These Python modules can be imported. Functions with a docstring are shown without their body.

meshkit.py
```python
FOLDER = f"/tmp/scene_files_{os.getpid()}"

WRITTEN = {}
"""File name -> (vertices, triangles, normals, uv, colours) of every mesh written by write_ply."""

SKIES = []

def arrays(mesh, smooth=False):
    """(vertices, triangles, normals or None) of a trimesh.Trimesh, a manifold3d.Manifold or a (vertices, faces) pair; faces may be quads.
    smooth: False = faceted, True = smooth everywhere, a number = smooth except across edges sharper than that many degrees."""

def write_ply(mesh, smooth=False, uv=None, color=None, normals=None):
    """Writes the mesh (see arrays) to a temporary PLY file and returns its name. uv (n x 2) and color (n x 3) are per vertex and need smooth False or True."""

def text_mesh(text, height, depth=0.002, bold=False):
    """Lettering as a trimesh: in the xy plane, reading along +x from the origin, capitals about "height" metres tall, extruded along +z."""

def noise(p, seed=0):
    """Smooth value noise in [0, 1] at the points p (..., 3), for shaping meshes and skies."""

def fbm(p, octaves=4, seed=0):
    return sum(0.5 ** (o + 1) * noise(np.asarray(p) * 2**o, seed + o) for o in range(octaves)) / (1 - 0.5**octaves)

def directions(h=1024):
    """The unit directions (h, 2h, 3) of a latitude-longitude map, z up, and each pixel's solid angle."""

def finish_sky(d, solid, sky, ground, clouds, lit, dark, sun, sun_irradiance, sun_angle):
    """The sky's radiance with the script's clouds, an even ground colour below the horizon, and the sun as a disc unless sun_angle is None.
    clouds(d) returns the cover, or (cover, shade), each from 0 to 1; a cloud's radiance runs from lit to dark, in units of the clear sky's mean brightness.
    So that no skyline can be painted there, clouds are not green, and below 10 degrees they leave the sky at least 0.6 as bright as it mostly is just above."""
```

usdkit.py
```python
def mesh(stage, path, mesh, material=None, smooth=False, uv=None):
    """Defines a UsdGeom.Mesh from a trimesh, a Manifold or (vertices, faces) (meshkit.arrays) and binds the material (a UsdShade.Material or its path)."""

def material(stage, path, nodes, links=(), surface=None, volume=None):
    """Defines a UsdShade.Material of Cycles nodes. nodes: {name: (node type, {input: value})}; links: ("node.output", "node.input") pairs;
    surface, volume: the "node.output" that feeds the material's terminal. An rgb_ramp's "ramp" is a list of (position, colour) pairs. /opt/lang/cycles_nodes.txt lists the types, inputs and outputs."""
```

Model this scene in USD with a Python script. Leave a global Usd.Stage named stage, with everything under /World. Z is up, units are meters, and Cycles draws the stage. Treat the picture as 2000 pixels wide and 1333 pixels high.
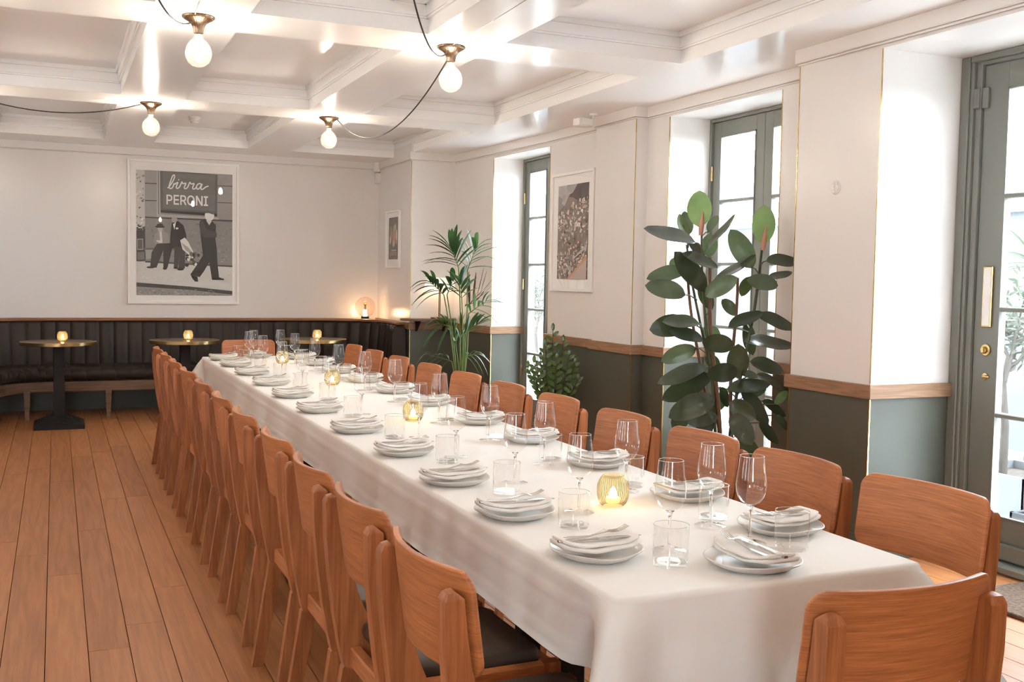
import sys, math, random
sys.path.insert(0, '/opt/lang')
import numpy as np, trimesh, shapely
from shapely.geometry import Polygon, Point, box as sbox
from shapely.ops import unary_union
import usdkit, meshkit
from pxr import Usd, UsdGeom, UsdLux, UsdShade, Gf, Sdf, Vt

PI = math.pi
rng = np.random.default_rng(11)
R = random.Random(5)
stage = Usd.Stage.CreateInMemory()
UsdGeom.SetStageUpAxis(stage, 'Z'); UsdGeom.SetStageMetersPerUnit(stage, 1.0)
UsdGeom.Xform.Define(stage, '/World')

# ------------------------------------------------------------------ camera, sky, exposure
F_PX = 2024.952
EXPOSURE = 0.38
SKY_A, SKY_B, SKY_STRENGTH = (0.74, 0.88, 1.0), (0.88, 0.95, 1.0), 18.0
BULB_COL, BULB_STRENGTH = (1.0, 0.88, 0.745), 350.0
RM = np.array([[0.9153778, -0.4022083, 0.017663], [-0.0080062, -0.0620501, -0.9980409], [0.4025163, 0.9134431, -0.0600194]])  # camera right, down, forward in the room's axes
cam = UsdGeom.Camera.Define(stage, '/World/camera')
cam.CreateHorizontalApertureAttr(36.0); cam.CreateFocalLengthAttr(36.0 * F_PX / 2000)
cam.CreateClippingRangeAttr((0.05, 500.0)); cam.CreateExposureAttr(EXPOSURE)
xr, yd, zf = RM
M = Gf.Matrix4d(*xr, 0, *(-yd), 0, *(-zf), 0, 0.0, 0.0, 1.35, 1)
cam.AddTransformOp().Set(M)
cam.CreateFStopAttr(0.0)

def mat(name, nodes, links=(), surface=None):
    return usdkit.material(stage, '/World/Looks/' + name, nodes, links, surface=surface)

# overcast daylight, faintly blue, with soft brighter cloud
skym = mat('sky_cloud', {
    't': ('texture_coordinate', {}), 'n': ('noise_texture', {'scale': 2.2, 'detail': 4.0}),
    'r': ('rgb_ramp', {'ramp': [(0.3, SKY_A), (0.7, SKY_B)]}),
    'b': ('background_shader', {'strength': SKY_STRENGTH})},
    [('t.generated', 'n.vector'), ('n.fac', 'r.fac'), ('r.color', 'b.color')], 'b.background')
dome = UsdLux.DomeLight.Define(stage, '/World/sky'); dome.CreateIntensityAttr(1.0)
UsdShade.MaterialBindingAPI.Apply(dome.GetPrim()).Bind(skym)

# ------------------------------------------------------------------ materials
def plain(name, col, rough=0.5, metal=0.0, **kw):
    return mat(name, {'p': ('principled_bsdf', {'base_color': col, 'roughness': rough, 'metallic': metal, **kw})}, (), 'p.BSDF')

def mottled(name, col, rough, amt=0.12, scale=(3, 3, 3), bump=0.0, bscale=40.0, **kw):
    """a paint, cloth or leather with faint tone variation and fine relief"""
    c1 = tuple(c * (1 - amt) for c in col); c2 = tuple(min(1, c * (1 + amt)) for c in col)
    nodes = {'t': ('texture_coordinate', {}), 'm': ('mapping', {'scale': scale}),
             'n': ('noise_texture', {'scale': 1.0, 'detail': 5.0}),
             'r': ('rgb_ramp', {'ramp': [(0.3, c1), (0.7, c2)]}),
             'p': ('principled_bsdf', {'roughness': rough, **kw})}
    links = [('t.object', 'm.vector'), ('m.vector', 'n.vector'), ('n.fac', 'r.fac'), ('r.color', 'p.base_color')]
    if bump:
        nodes['n2'] = ('noise_texture', {'scale': bscale, 'detail': 3.0})
        nodes['b'] = ('bump', {'strength': bump, 'distance': 0.004})
        links += [('m.vector', 'n2.vector'), ('n2.fac', 'b.height'), ('b.normal', 'p.normal')]
    return mat(name, nodes, links, 'p.BSDF')

def wood(name, dark, light, stretch, rough=0.4, rings=26.0, ringamt=0.35, fine=0.4, bump=0.12, vary=0.25):
    """open grained timber: contour lines of a stretched noise plus fine pores, varied per piece"""
    mid = tuple((a + b) / 2 for a, b in zip(dark, light))
    nodes = {
        't': ('texture_coordinate', {}), 'oi': ('object_info', {}),
        'off': ('vector_math', {'math_type': 'scale', 'scale': 17.0}),
        'cx': ('combine_xyz', {'y': 0.3, 'z': 0.7}),
        'add': ('vector_math', {'math_type': 'add'}),
        'm': ('mapping', {'scale': stretch}),
        'n': ('noise_texture', {'scale': 1.0, 'detail': 2.0, 'roughness': 0.45}),
        'mu': ('math', {'math_type': 'multiply', 'value2': rings}),
        'fr': ('math', {'math_type': 'sine'}),
        'm2': ('mapping', {'scale': tuple(s * 2.4 if s == max(stretch) else s * 1.6 for s in stretch)}),
        'n2': ('noise_texture', {'scale': 3.0, 'detail': 6.0, 'roughness': 0.7}),
        'r1': ('rgb_ramp', {'ramp': [(0.0, dark), (0.55, mid), (1.0, light)]}),
        'mr': ('map_range', {'from_min': -1.0, 'from_max': 1.0, 'to_min': 0.0, 'to_max': ringamt}),
        'mr2': ('map_range', {'from_min': 0.25, 'from_max': 0.75, 'to_min': 0.0, 'to_max': fine}),
        'sum': ('math', {'math_type': 'add'}),
        'mr3': ('map_range', {'from_min': 0.0, 'from_max': 1.0, 'to_min': 0.0, 'to_max': vary}),
        'sum2': ('math', {'math_type': 'add'}),
        'b': ('bump', {'strength': bump, 'distance': 0.002}),
        'p': ('principled_bsdf', {'roughness': rough})}
    links = [('oi.random', 'cx.x'), ('cx.vector', 'off.vector1'), ('t.object', 'add.vector1'), ('off.vector', 'add.vector2'),
             ('add.vector', 'm.vector'), ('m.vector', 'n.vector'), ('n.fac', 'mu.value1'), ('mu.value', 'fr.value1'), ('fr.value', 'mr.value'),
             ('add.vector', 'm2.vector'), ('m2.vector', 'n2.vector'), ('n2.fac', 'mr2.value'), ('mr.result', 'sum.value1'), ('mr2.result', 'sum.value2'),
             ('oi.random', 'mr3.value'), ('sum.value', 'sum2.value1'), ('mr3.result', 'sum2.value2'), ('sum2.value', 'r1.fac'), ('r1.color', 'p.base_color'),
             ('n2.fac', 'b.height'), ('b.normal', 'p.normal')]
    return mat(name, nodes, links, 'p.BSDF')

def pane_glass(name, tint=(1, 1, 1), ior=1.5, rough=0.0, mul=1.0):
    """thin clear glass: plain transparency and a mirror mixed by Fresnel, the same from either side of the sheet"""
    nodes = {'geo': ('geometry', {}), 'i': ('math', {'math_type': 'multiply_add', 'value2': 1 / ior - ior, 'value3': ior}), 'f': ('fresnel', {}),
             'k': ('math', {'math_type': 'multiply', 'value2': mul, 'use_clamp': True}), 't': ('transparent_bsdf', {'color': tint}), 'g': ('glossy_bsdf', {'color': (1, 1, 1), 'roughness': rough}), 'x': ('mix_closure', {})}
    return mat(name, nodes, [('geo.backfacing', 'i.value1'), ('i.value', 'f.IOR'), ('f.fac', 'k.value1'), ('k.value', 'x.fac'), ('t.BSDF', 'x.closure1'), ('g.BSDF', 'x.closure2')], 'x.closure')

def emit(name, col, s):
    return mat(name, {'e': ('emission', {'color': col, 'strength': s})}, (), 'e.emission')

def brushed(name, col, rough, stretch, strength=0.15):
    return mat(name, {'t': ('texture_coordinate', {}), 'm': ('mapping', {'scale': stretch}), 'n': ('noise_texture', {'scale': 1.0, 'detail': 4.0, 'roughness': 0.6}),
                      'b': ('bump', {'strength': strength, 'distance': 0.003}), 'p': ('principled_bsdf', {'base_color': col, 'roughness': rough})},
               [('t.object', 'm.vector'), ('m.vector', 'n.vector'), ('n.fac', 'b.height'), ('b.normal', 'p.normal')], 'p.BSDF')

MT = {}
MT['wall'] = brushed('wall_paint', (0.77, 0.727, 0.695), 0.24, (90, 90, 2.0))
MT['ceil_x'] = brushed('ceiling_paint', (0.90, 0.885, 0.87), 0.17, (60, 60, 60), 0.04)
MT['dado'] = mottled('dado_paint', (0.075, 0.078, 0.060), 0.40, 0.06, (2, 2, 2))
MT['frame'] = mottled('frame_paint', (0.20, 0.205, 0.18), 0.38, 0.05, (2, 2, 2))
MT['oak_rail'] = wood('oak_rail', (0.17, 0.085, 0.042), (0.40, 0.225, 0.125), (2.2, 2.2, 26), 0.45)
MT['floor'] = wood('oak_plank', (0.25, 0.085, 0.028), (0.64, 0.265, 0.098), (13, 0.75, 1), 0.40, 34, 0.20, 0.36, 0.10, 0.20)
MT['chair_h'] = wood('oak_veneer_across', (0.18, 0.046, 0.013), (0.65, 0.225, 0.070), (4, 2.0, 40), 0.40, 14, 0.16, 0.70, 0.18, 0.16)
MT['chair_v'] = wood('oak_upright', (0.185, 0.048, 0.014), (0.60, 0.208, 0.066), (34, 34, 1.8), 0.4, 20, 0.25, 0.42, 0.12, 0.15)
MT['chair_e'] = wood('ply_edge', (0.36, 0.21, 0.12), (0.60, 0.40, 0.26), (3, 3, 60), 0.5, 10, 0.2, 0.4)
MT['seat'] = mottled('brown_leather', (0.050, 0.032, 0.021), 0.46, 0.2, (8, 8, 8), 0.15, 60)
MT['bench'] = mottled('dark_leather', (0.022, 0.013, 0.009), 0.44, 0.25, (5, 5, 5), 0.10, 50, specular_ior_level=0.30)
MT['bench_wood'] = wood('worn_walnut', (0.07, 0.035, 0.018), (0.24, 0.125, 0.065), (2, 2, 30), 0.5)
MT['ledge'] = wood('ledge_oak', (0.16, 0.06, 0.024), (0.36, 0.15, 0.066), (2, 2, 30), 0.35)
MT['cloth'] = mottled('linen_cloth', (0.80, 0.755, 0.70), 0.85, 0.02, (3, 3, 3), 0.05, 320, sheen_weight=0.15)
MT['napkin'] = mottled('linen_napkin', (0.78, 0.735, 0.685), 0.85, 0.03, (8, 8, 8), 0.08, 260)
MT['plate'] = mottled('stoneware', (0.70, 0.655, 0.60), 0.28, 0.04, (20, 20, 20))
MT['steel'] = plain('steel', (0.72, 0.70, 0.67), 0.16, 1.0)
MT['pane'] = pane_glass('window_glass', (0.97, 0.985, 0.98), 1.5, 0.0, 1.6)
MT['blind'] = mat('sheer_blind', {'l': ('translucent_bsdf', {'color': (0.30, 0.29, 0.27)})}, (), 'l.BSDF')
MT['glass'] = pane_glass('thin_clear_glass', (0.985, 0.985, 0.98), 1.5, 0.0, 1.5)
MT['solidglass'] = plain('solid_clear_glass', (1, 1, 1), 0.0, 0.0, transmission_weight=1.0, ior=1.48)
def tinted(name, tint, glow, k):
    """coloured translucent glass that a flame inside lights up"""
    return mat(name, {'t': ('transparent_bsdf', {'color': tint}), 'l': ('translucent_bsdf', {'color': glow}), 'g': ('glossy_bsdf', {'color': (1, 1, 1), 'roughness': 0.04}), 'lw': ('layer_weight', {'blend': 0.25}), 'a': ('mix_closure', {'fac': k}), 'x': ('mix_closure', {})},
               [('t.BSDF', 'a.closure1'), ('l.BSDF', 'a.closure2'), ('a.closure', 'x.closure1'), ('g.BSDF', 'x.closure2'), ('lw.fresnel', 'x.fac')], 'x.closure')
MT['votive'] = tinted('olive_glass', (0.53, 0.465, 0.33), (0.55, 0.50, 0.38), 0.04)
MT['amber'] = tinted('amber_glass', (0.55, 0.39, 0.20), (0.75, 0.55, 0.30), 0.12)
MT['bulb'] = mat('bulb_glass', {'t': ('transparent_bsdf', {'color': (1.0, 0.98, 0.94)}), 'l': ('translucent_bsdf', {'color': (0.95, 0.9, 0.8)}), 'g': ('glossy_bsdf', {'color': (1, 1, 1), 'roughness': 0.03}), 'a': ('mix_closure', {'fac': 0.010}), 'x': ('mix_closure', {'fac': 0.06})},
                 [('t.BSDF', 'a.closure1'), ('l.BSDF', 'a.closure2'), ('a.closure', 'x.closure1'), ('g.BSDF', 'x.closure2')], 'x.closure')
MT['smoke'] = pane_glass('rosy_globe_glass', (0.93, 0.85, 0.82), 1.5, 0.0, 1.0)
MT['fil'] = emit('filament', BULB_COL, BULB_STRENGTH)
MT['lampfil'] = emit('lamp_filament', (1.0, 0.66, 0.36), 60.0)
MT['lampfil2'] = emit('shade_lamp_filament', (1.0, 0.72, 0.45), 14.0)
MT['flame'] = emit('candle_flame', (1.0, 0.78, 0.50), 120.0)
MT['wax'] = mat('candle_wax', {'p': ('principled_bsdf', {'base_color': (0.9, 0.82, 0.68), 'roughness': 0.5, 'subsurface_weight': 0.3, 'subsurface_scale': 0.02})}, (), 'p.BSDF')
MT['opal'] = mat('opal_shade', {'p': ('principled_bsdf', {'base_color': (0.9, 0.86, 0.8), 'roughness': 0.3, 'emission_color': (1.0, 0.90, 0.76), 'emission_strength': 0.45})}, (), 'p.BSDF')
MT['brass'] = plain('brass', (0.62, 0.44, 0.19), 0.22, 1.0)
MT['bronze'] = plain('bronze', (0.34, 0.235, 0.15), 0.28, 1.0)
MT['darkmetal'] = plain('dark_metal', (0.012, 0.008, 0.007), 0.5, 0.0, specular_ior_level=0.25)
MT['tabletop'] = mottled('bistro_top', (0.12, 0.075, 0.04), 0.22, 0.2, (10, 10, 10))
MT['iron'] = plain('black_iron', (0.013, 0.010, 0.009), 0.6, 0.0, specular_ior_level=0.25)
MT['cable'] = plain('black_flex', (0.015, 0.013, 0.012), 0.5)
MT['wire'] = plain('grey_flex', (0.35, 0.31, 0.27), 0.5)
MT['plastic'] = plain('white_plastic', (0.78, 0.75, 0.71), 0.35)
MT['plastic_d'] = plain('grey_plastic', (0.30, 0.29, 0.27), 0.4)
MT['framewhite'] = plain('white_frame', (0.88, 0.85, 0.82), 0.35)
MT['mount'] = plain('white_mount', (0.93, 0.90, 0.87), 0.8)
MT['picglass'] = pane_glass('picture_glass', (0.995, 0.995, 0.995), 1.45, 0.01, 0.55)
MT['print'] = mat('print_ink', {'a': ('attribute', {'attribute': 'ink'}), 'p': ('principled_bsdf', {'roughness': 0.6})}, [('a.color', 'p.base_color')], 'p.BSDF')
MT['pot'] = mottled('grey_pot', (0.20, 0.19, 0.17), 0.6, 0.1)
MT['soil'] = mottled('soil', (0.035, 0.025, 0.018), 0.95, 0.4, (30, 30, 30))
MT['cane'] = mottled('cane_bark', (0.20, 0.095, 0.055), 0.65, 0.3, (30, 30, 6))
MT['stem'] = mottled('green_stem', (0.055, 0.065, 0.03), 0.5, 0.3, (20, 20, 6))
MT['palmstem'] = mottled('palm_stem', (0.16, 0.24, 0.07), 0.5, 0.2, (20, 20, 4))
MT['sheath'] = plain('leaf_sheath', (0.50, 0.24, 0.16), 0.5)

def leafmat(name, col, back, rough=0.3, tr=0.35, trcol=None):
    trcol = trcol or col
    return mat(name, {'g': ('geometry', {}), 'mx': ('mix_color', {'a': col, 'b': back}), 't': ('texture_coordinate', {}), 'n': ('noise_texture', {'scale': 9.0, 'detail': 3.0}),
                      'h': ('hsv', {'saturation': 1.0}), 'mr': ('map_range', {'from_min': 0.3, 'from_max': 0.7, 'to_min': 0.75, 'to_max': 1.25}),
                      'p': ('principled_bsdf', {'roughness': rough}), 'l': ('translucent_bsdf', {'color': trcol}), 'x': ('mix_closure', {'fac': tr})},
               [('g.backfacing', 'mx.fac'), ('t.object', 'n.vector'), ('n.fac', 'mr.value'), ('mr.result', 'h.value'), ('mx.result', 'h.color'), ('h.color', 'p.base_color'),
                ('p.BSDF', 'x.closure1'), ('l.BSDF', 'x.closure2')], 'x.closure')
MT['leaf_d'] = leafmat('leaf_dark', (0.014, 0.021, 0.015), (0.050, 0.058, 0.040), 0.20, 0.06, (0.06, 0.11, 0.02))
MT['leaf_m'] = leafmat('leaf_mid', (0.030, 0.047, 0.026), (0.085, 0.10, 0.068), 0.26, 0.14, (0.09, 0.14, 0.05))
MT['leaf_y'] = leafmat('leaf_young', (0.11, 0.16, 0.05), (0.15, 0.21, 0.09), 0.34, 0.26, (0.19, 0.28, 0.08))
MT['leaf_p'] = leafmat('leaf_palm', (0.030, 0.075, 0.032), (0.05, 0.10, 0.045), 0.33, 0.25, (0.07, 0.16, 0.04))
MT['leaf_b'] = leafmat('leaf_brown', (0.07, 0.03, 0.018), (0.09, 0.04, 0.02), 0.5, 0.1)
MT['leaf_z'] = leafmat('leaf_zz', (0.035, 0.085, 0.014), (0.07, 0.13, 0.03), 0.2, 0.2, (0.1, 0.2, 0.03))
MT['leaf_o'] = leafmat('leaf_olive', (0.018, 0.026, 0.013), (0.036, 0.042, 0.028), 0.6, 0.15, (0.03, 0.045, 0.015))
MT['bark'] = mottled('olive_bark', (0.045, 0.038, 0.031), 0.9, 0.3, (20, 20, 5), 0.4, 8)
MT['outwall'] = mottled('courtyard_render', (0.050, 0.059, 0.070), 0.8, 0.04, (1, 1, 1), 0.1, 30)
MT['outground'] = mottled('courtyard_paving', (0.84, 0.84, 0.84), 0.8, 0.05, (2, 2, 2))
MT['planter_w'] = plain('white_planter', (0.10, 0.105, 0.11), 0.6)
MT['planter_b'] = plain('black_planter', (0.006, 0.007, 0.009), 0.6)
MT['coir'] = mottled('coir', (0.13, 0.08, 0.05), 0.95, 0.45, (60, 60, 60), 0.9, 6)

# ------------------------------------------------------------------ scene graph helpers
used = {}
def numbered(parent, name):
    k = (str(parent), name); n = used.get(k, 0); used[k] = n + 1
    return name if n == 0 else f'{name}_{n:03d}'

def tag(prim, label=None, cat=None, group=None, kind=None):
    for k, v in (('label', label), ('category', cat), ('group', group), ('kind', kind)):
        if v: prim.SetCustomDataByKey(k, v)
    return prim

def thing(name, label=None, cat=None, loc=(0, 0, 0), rz=0.0, group=None, kind=None):
    p = '/World/' + numbered('/World', name)
    x = UsdGeom.Xform.Define(stage, p); x.AddTranslateOp().Set(Gf.Vec3d(*map(float, loc))); x.AddRotateZOp().Set(math.degrees(rz))
    return tag(x.GetPrim(), label, cat, group, kind)

def part(parent, name, mesh, m, smooth=30, label=None, kind=None):
    base = '/World' if parent is None else str(parent.GetPath())
    p = base + '/' + numbered(base, name)
    pr = usdkit.mesh(stage, p, mesh, MT[m] if isinstance(m, str) else m, smooth=smooth).GetPrim()
    return tag(pr, label, None, None, kind)

def single(name, mesh, m, label, cat, group=None, smooth=30, kind=None):
    return tag(part(None, name, mesh, m, smooth), label, cat, group, kind)

def dup(root, loc, rz, label=None, group=None):
    was = root.GetCustomData()
    base = root.GetName()
    r = thing(base, label or was.get('label'), was.get('category'), loc, rz, group or was.get('group'))
    r.GetReferences().AddInternalReference(root.GetPath()); r.SetInstanceable(True)
    return r

class Maker:
    """the first call keeps the built thing and moves it; later calls copy it"""
    def __init__(s, build): s.build, s.root = build, None
    def __call__(s, loc, rz, label, group=None):
        if s.root is None:
            s.root = s.build()
            UsdGeom.XformCommonAPI  # noqa
            a = s.root.GetAttribute('xformOp:translate'); a.Set(Gf.Vec3d(*map(float, loc))); s.root.GetAttribute('xformOp:rotateZ').Set(math.degrees(rz))
            tag(s.root, label, None, group); return s.root
        return dup(s.root, loc, rz, label, group)

# ------------------------------------------------------------------ mesh helpers
def cat(ms): return trimesh.util.concatenate([m for m in ms if m is not None])
def box(x0, x1, y0, y1, z0, z1, bev=0.0):
    if not bev:
        m = trimesh.creation.box((x1 - x0, y1 - y0, z1 - z0)); m.apply_translation(((x0 + x1) / 2, (y0 + y1) / 2, (z0 + z1) / 2)); return m
    b = min(bev, (x1 - x0) / 2.01, (y1 - y0) / 2.01, (z1 - z0) / 2.01); pts = []
    for x, sx in ((x0, 1), (x1, -1)):
        for y, sy in ((y0, 1), (y1, -1)):
            for z, sz in ((z0, 1), (z1, -1)):
                pts += [(x, y + sy * b, z + sz * b), (x + sx * b, y, z + sz * b), (x + sx * b, y + sy * b, z)]
    return trimesh.convex.convex_hull(np.array(pts))
def hull(pts): return trimesh.convex.convex_hull(np.array(pts))
def xf(m, T): m = m.copy(); m.apply_transform(T); return m
def mv(m, x=0, y=0, z=0): m = m.copy(); m.apply_translation((x, y, z)); return m
def rot(m, a, ax=(0, 0, 1), pt=None): return xf(m, trimesh.transformations.rotation_matrix(a, ax, pt))
def extr(poly, h, z0=0.0):
    if isinstance(poly, list): poly = Polygon(poly)
    gs = getattr(poly, 'geoms', [poly])
    return mv(cat([trimesh.creation.extrude_polygon(g, h, engine='earcut') for g in gs if g.area > 0]), z=z0)
def extr_xz(pts, y0, y1):
    """polygon in x,z extruded along y"""
    m = extr(pts, y1 - y0); v = m.vertices.copy(); m.vertices = np.c_[v[:, 0], v[:, 2] + y0, v[:, 1]]; m.invert(); return m
def grid_mesh(P, closed_u=False, closed_v=False):
    P = np.asarray(P, float); nu, nv = P.shape[:2]; f = []
    iu = np.arange(nu if closed_u else nu - 1); iv = np.arange(nv if closed_v else nv - 1)
    I, J = np.meshgrid(iu, iv, indexing='ij'); I2 = (I + 1) % nu; J2 = (J + 1) % nv
    a, b, c, d = I * nv + J, I2 * nv + J, I2 * nv + J2, I * nv + J2
    f = np.concatenate([np.stack([a, b, c], -1).reshape(-1, 3), np.stack([a, c, d], -1).reshape(-1, 3)])
    return trimesh.Trimesh(P.reshape(-1, 3), f, process=False)
def lathe(prof, n=32, ribs=0, amp=0.0):
    prof = np.asarray(prof, float); th = np.arange(n) * 2 * PI / n
    r = prof[:, 0][None, :] * np.ones((n, 1))
    if ribs: r = r + amp * np.cos(ribs * th)[:, None] * (prof[:, 0] > 0.012)[None, :]
    P = np.stack([r * np.cos(th)[:, None], r * np.sin(th)[:, None], np.broadcast_to(prof[:, 1], r.shape)], -1)
    return grid_mesh(P, closed_u=True)
def tube(pts, rad, sides=8, caps=True):
    p = np.asarray(pts, float); rad = np.broadcast_to(np.asarray(rad, float), (len(p),))
    t = np.gradient(p, axis=0); t /= np.linalg.norm(t, axis=1, keepdims=True) + 1e-12
    a = np.zeros_like(p); ref = np.array([0, 0, 1.0]) if abs(t[0, 2]) < 0.9 else np.array([1.0, 0, 0])
    for i in range(len(p)):
        ref = ref - t[i] * (ref @ t[i]); ref /= np.linalg.norm(ref) + 1e-12; a[i] = ref
    b = np.cross(t, a); th = np.arange(sides) * 2 * PI / sides
    P = p[:, None] + rad[:, None, None] * (np.cos(th)[None, :, None] * a[:, None] + np.sin(th)[None, :, None] * b[:, None])
    m = grid_mesh(P, closed_v=True)
    if caps:
        v = np.vstack([m.vertices, p[0], p[-1]]); n = len(p) * sides; f = [m.faces]
        i = np.arange(sides); j = (i + 1) % sides
        f.append(np.stack([np.full(sides, n), i, j], -1)); f.append(np.stack([np.full(sides, n + 1), (len(p) - 1) * sides + j, (len(p) - 1) * sides + i], -1))
        m = trimesh.Trimesh(v, np.vstack(f), process=False)
    m.fix_normals() if len(m.faces) < 3000 else None
    return m
def ribbon(pts, wid, thick):
    """flat bar along pts (width along local y)"""
    p = np.asarray(pts, float); n = len(p); wid = np.broadcast_to(wid, (n,)) / 2; thick = np.broadcast_to(thick, (n,)) / 2
    t = np.gradient(p, axis=0); t /= np.linalg.norm(t, axis=1, keepdims=True)
    s = np.cross([0, 0, 1.0], t); s /= np.linalg.norm(s, axis=1, keepdims=True); u = np.cross(t, s)
    P = np.stack([p + s * wid[:, None] * a + u * thick[:, None] * b for a, b in ((-1, -.5), (-.8, -1), (.8, -1), (1, -.5), (1, .5), (.8, 1), (-.8, 1), (-1, .5))], 1)
    m = grid_mesh(P, closed_v=True); k = 8; f = [m.faces]
    for base, flip in ((0, False), ((n - 1) * k, True)):
        for i in range(1, k - 1):
            tri = [base, base + i, base + i + 1]; f.append([tri[::-1] if flip else tri])
    m = trimesh.Trimesh(m.vertices, np.vstack(f), process=False); m.fix_normals(); return m
def sag(p, q, drop, n=24):
    t = np.linspace(0, 1, n)[:, None]; P = np.array(p) * (1 - t) + np.array(q) * t; P[:, 2] -= drop * 4 * (t * (1 - t))[:, 0]; return P

# ------------------------------------------------------------------ the setting
ZC, ZT = 2.57, 2.735                       # soffit of the beams, panels of the coffers
floor = thing('floor', 'wide orange-brown oak plank floor of the dining room', kind='structure')
part(floor, 'subfloor', box(-3.8, 4.30, -2.7, 11.0, -0.06, -0.0225), 'iron', False)
x = -1.3995 + 0.0
edges = [-0.044 + 0.1395 * k for k in range(-9, 32)]
joint_px = {2: (3.937, 6.1), 0: (4.809, 6.4), 1: (5.012, 3.2), -1: (4.578, 6.367), -2: (5.3, 7.2)}
for k in range(len(edges) - 1):
    x0, x1 = edges[k], min(edges[k + 1], 4.16); y = -2.65 - R.random() * 1.5
    if x1 - x0 < 0.02: continue
    while y < 10.98:
        L = R.uniform(1.6, 2.4); y1 = min(y + L, 10.98)
        if y1 > -2.6: part(floor, 'plank', box(x0 + 0.0011, x1 - 0.0011, max(y, -2.65) + 0.0009, y1 - 0.0009, -0.022, 0.0, 0.0012), 'floor', False)
        y = y1

more = []
for k in range(-26, -9):
    x0, x1 = -0.044 + 0.1395 * k, -0.044 + 0.1395 * (k + 1); y = -2.65
    while y < 8.5:
        y1 = min(y + R.uniform(1.6, 2.4), 8.5); more.append(box(x0 + .0011, x1 - .0011, y + .0009, y1 - .0009, -.022, 0, .0012)); y = y1
part(floor, 'further_planks', cat(more), 'floor', False, None, 'stuff')

def seg(parent, name, p, q, z0, z1, t, m, ext=None, bev=0.0):
    """slab standing t proud of the wall face p-q (the room lies to the right of p-q)"""
    p, q = np.array(p, float), np.array(q, float); d = (q - p) / np.linalg.norm(q - p); n = np.array([d[1], -d[0]]); e = t * .96 if ext is None else ext * .96
    a, b = p - d * e, q + d * e; L = np.linalg.norm(b - a)
    mm = box(0, L, -0.002, t, z0, z1, bev) if bev else box(0, L, -0.002, t, z0, z1)
    T = np.eye(4); T[:2, 0] = d; T[:2, 1] = n; T[:2, 3] = a; mm.apply_transform(T)
    if np.linalg.det(T[:3, :3]) < 0: mm.invert()
    return part(parent, name, mm, m, False)

wb = thing('wall_back', 'pale glossy painted wall behind the banquette', kind='structure')
part(wb, 'wall_section', box(-1.45, 3.3, 10.9, 11.1, -0.05, 2.95), 'wall', False)
seg(wb, 'dado_panel', (-1.3, 10.9), (3.2, 10.9), 0.0, 0.84, 0.006, 'dado', 0)
seg(wb, 'kick_rail', (-1.3, 10.894), (3.2, 10.894), 0.22, 0.25, 0.012, 'dado', 0)
wl = thing('wall_left', 'pale painted side wall with four blinded windows', kind='structure')
LX, WZ0, WZ1 = -3.6, 0.85, 2.2
LWIN = [(-1.6, -0.2), (0.9, 2.3), (3.4, 4.8), (5.9, 7.3)]
part(wl, 'wall_section', box(-1.5, -1.3, 8.5, 11.1, -.05, 2.95), 'wall', False)
part(wl, 'wall_section', box(LX, -1.5, 8.5, 8.7, -.05, 2.95), 'wall', False)
yb_ = [-2.7] + [v for w in LWIN for v in w] + [8.7]
for a_, b_ in zip(yb_[0::2], yb_[1::2]): part(wl, 'wall_section', box(LX - .2, LX, a_, b_, -.05, 2.95), 'wall', False)
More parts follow.
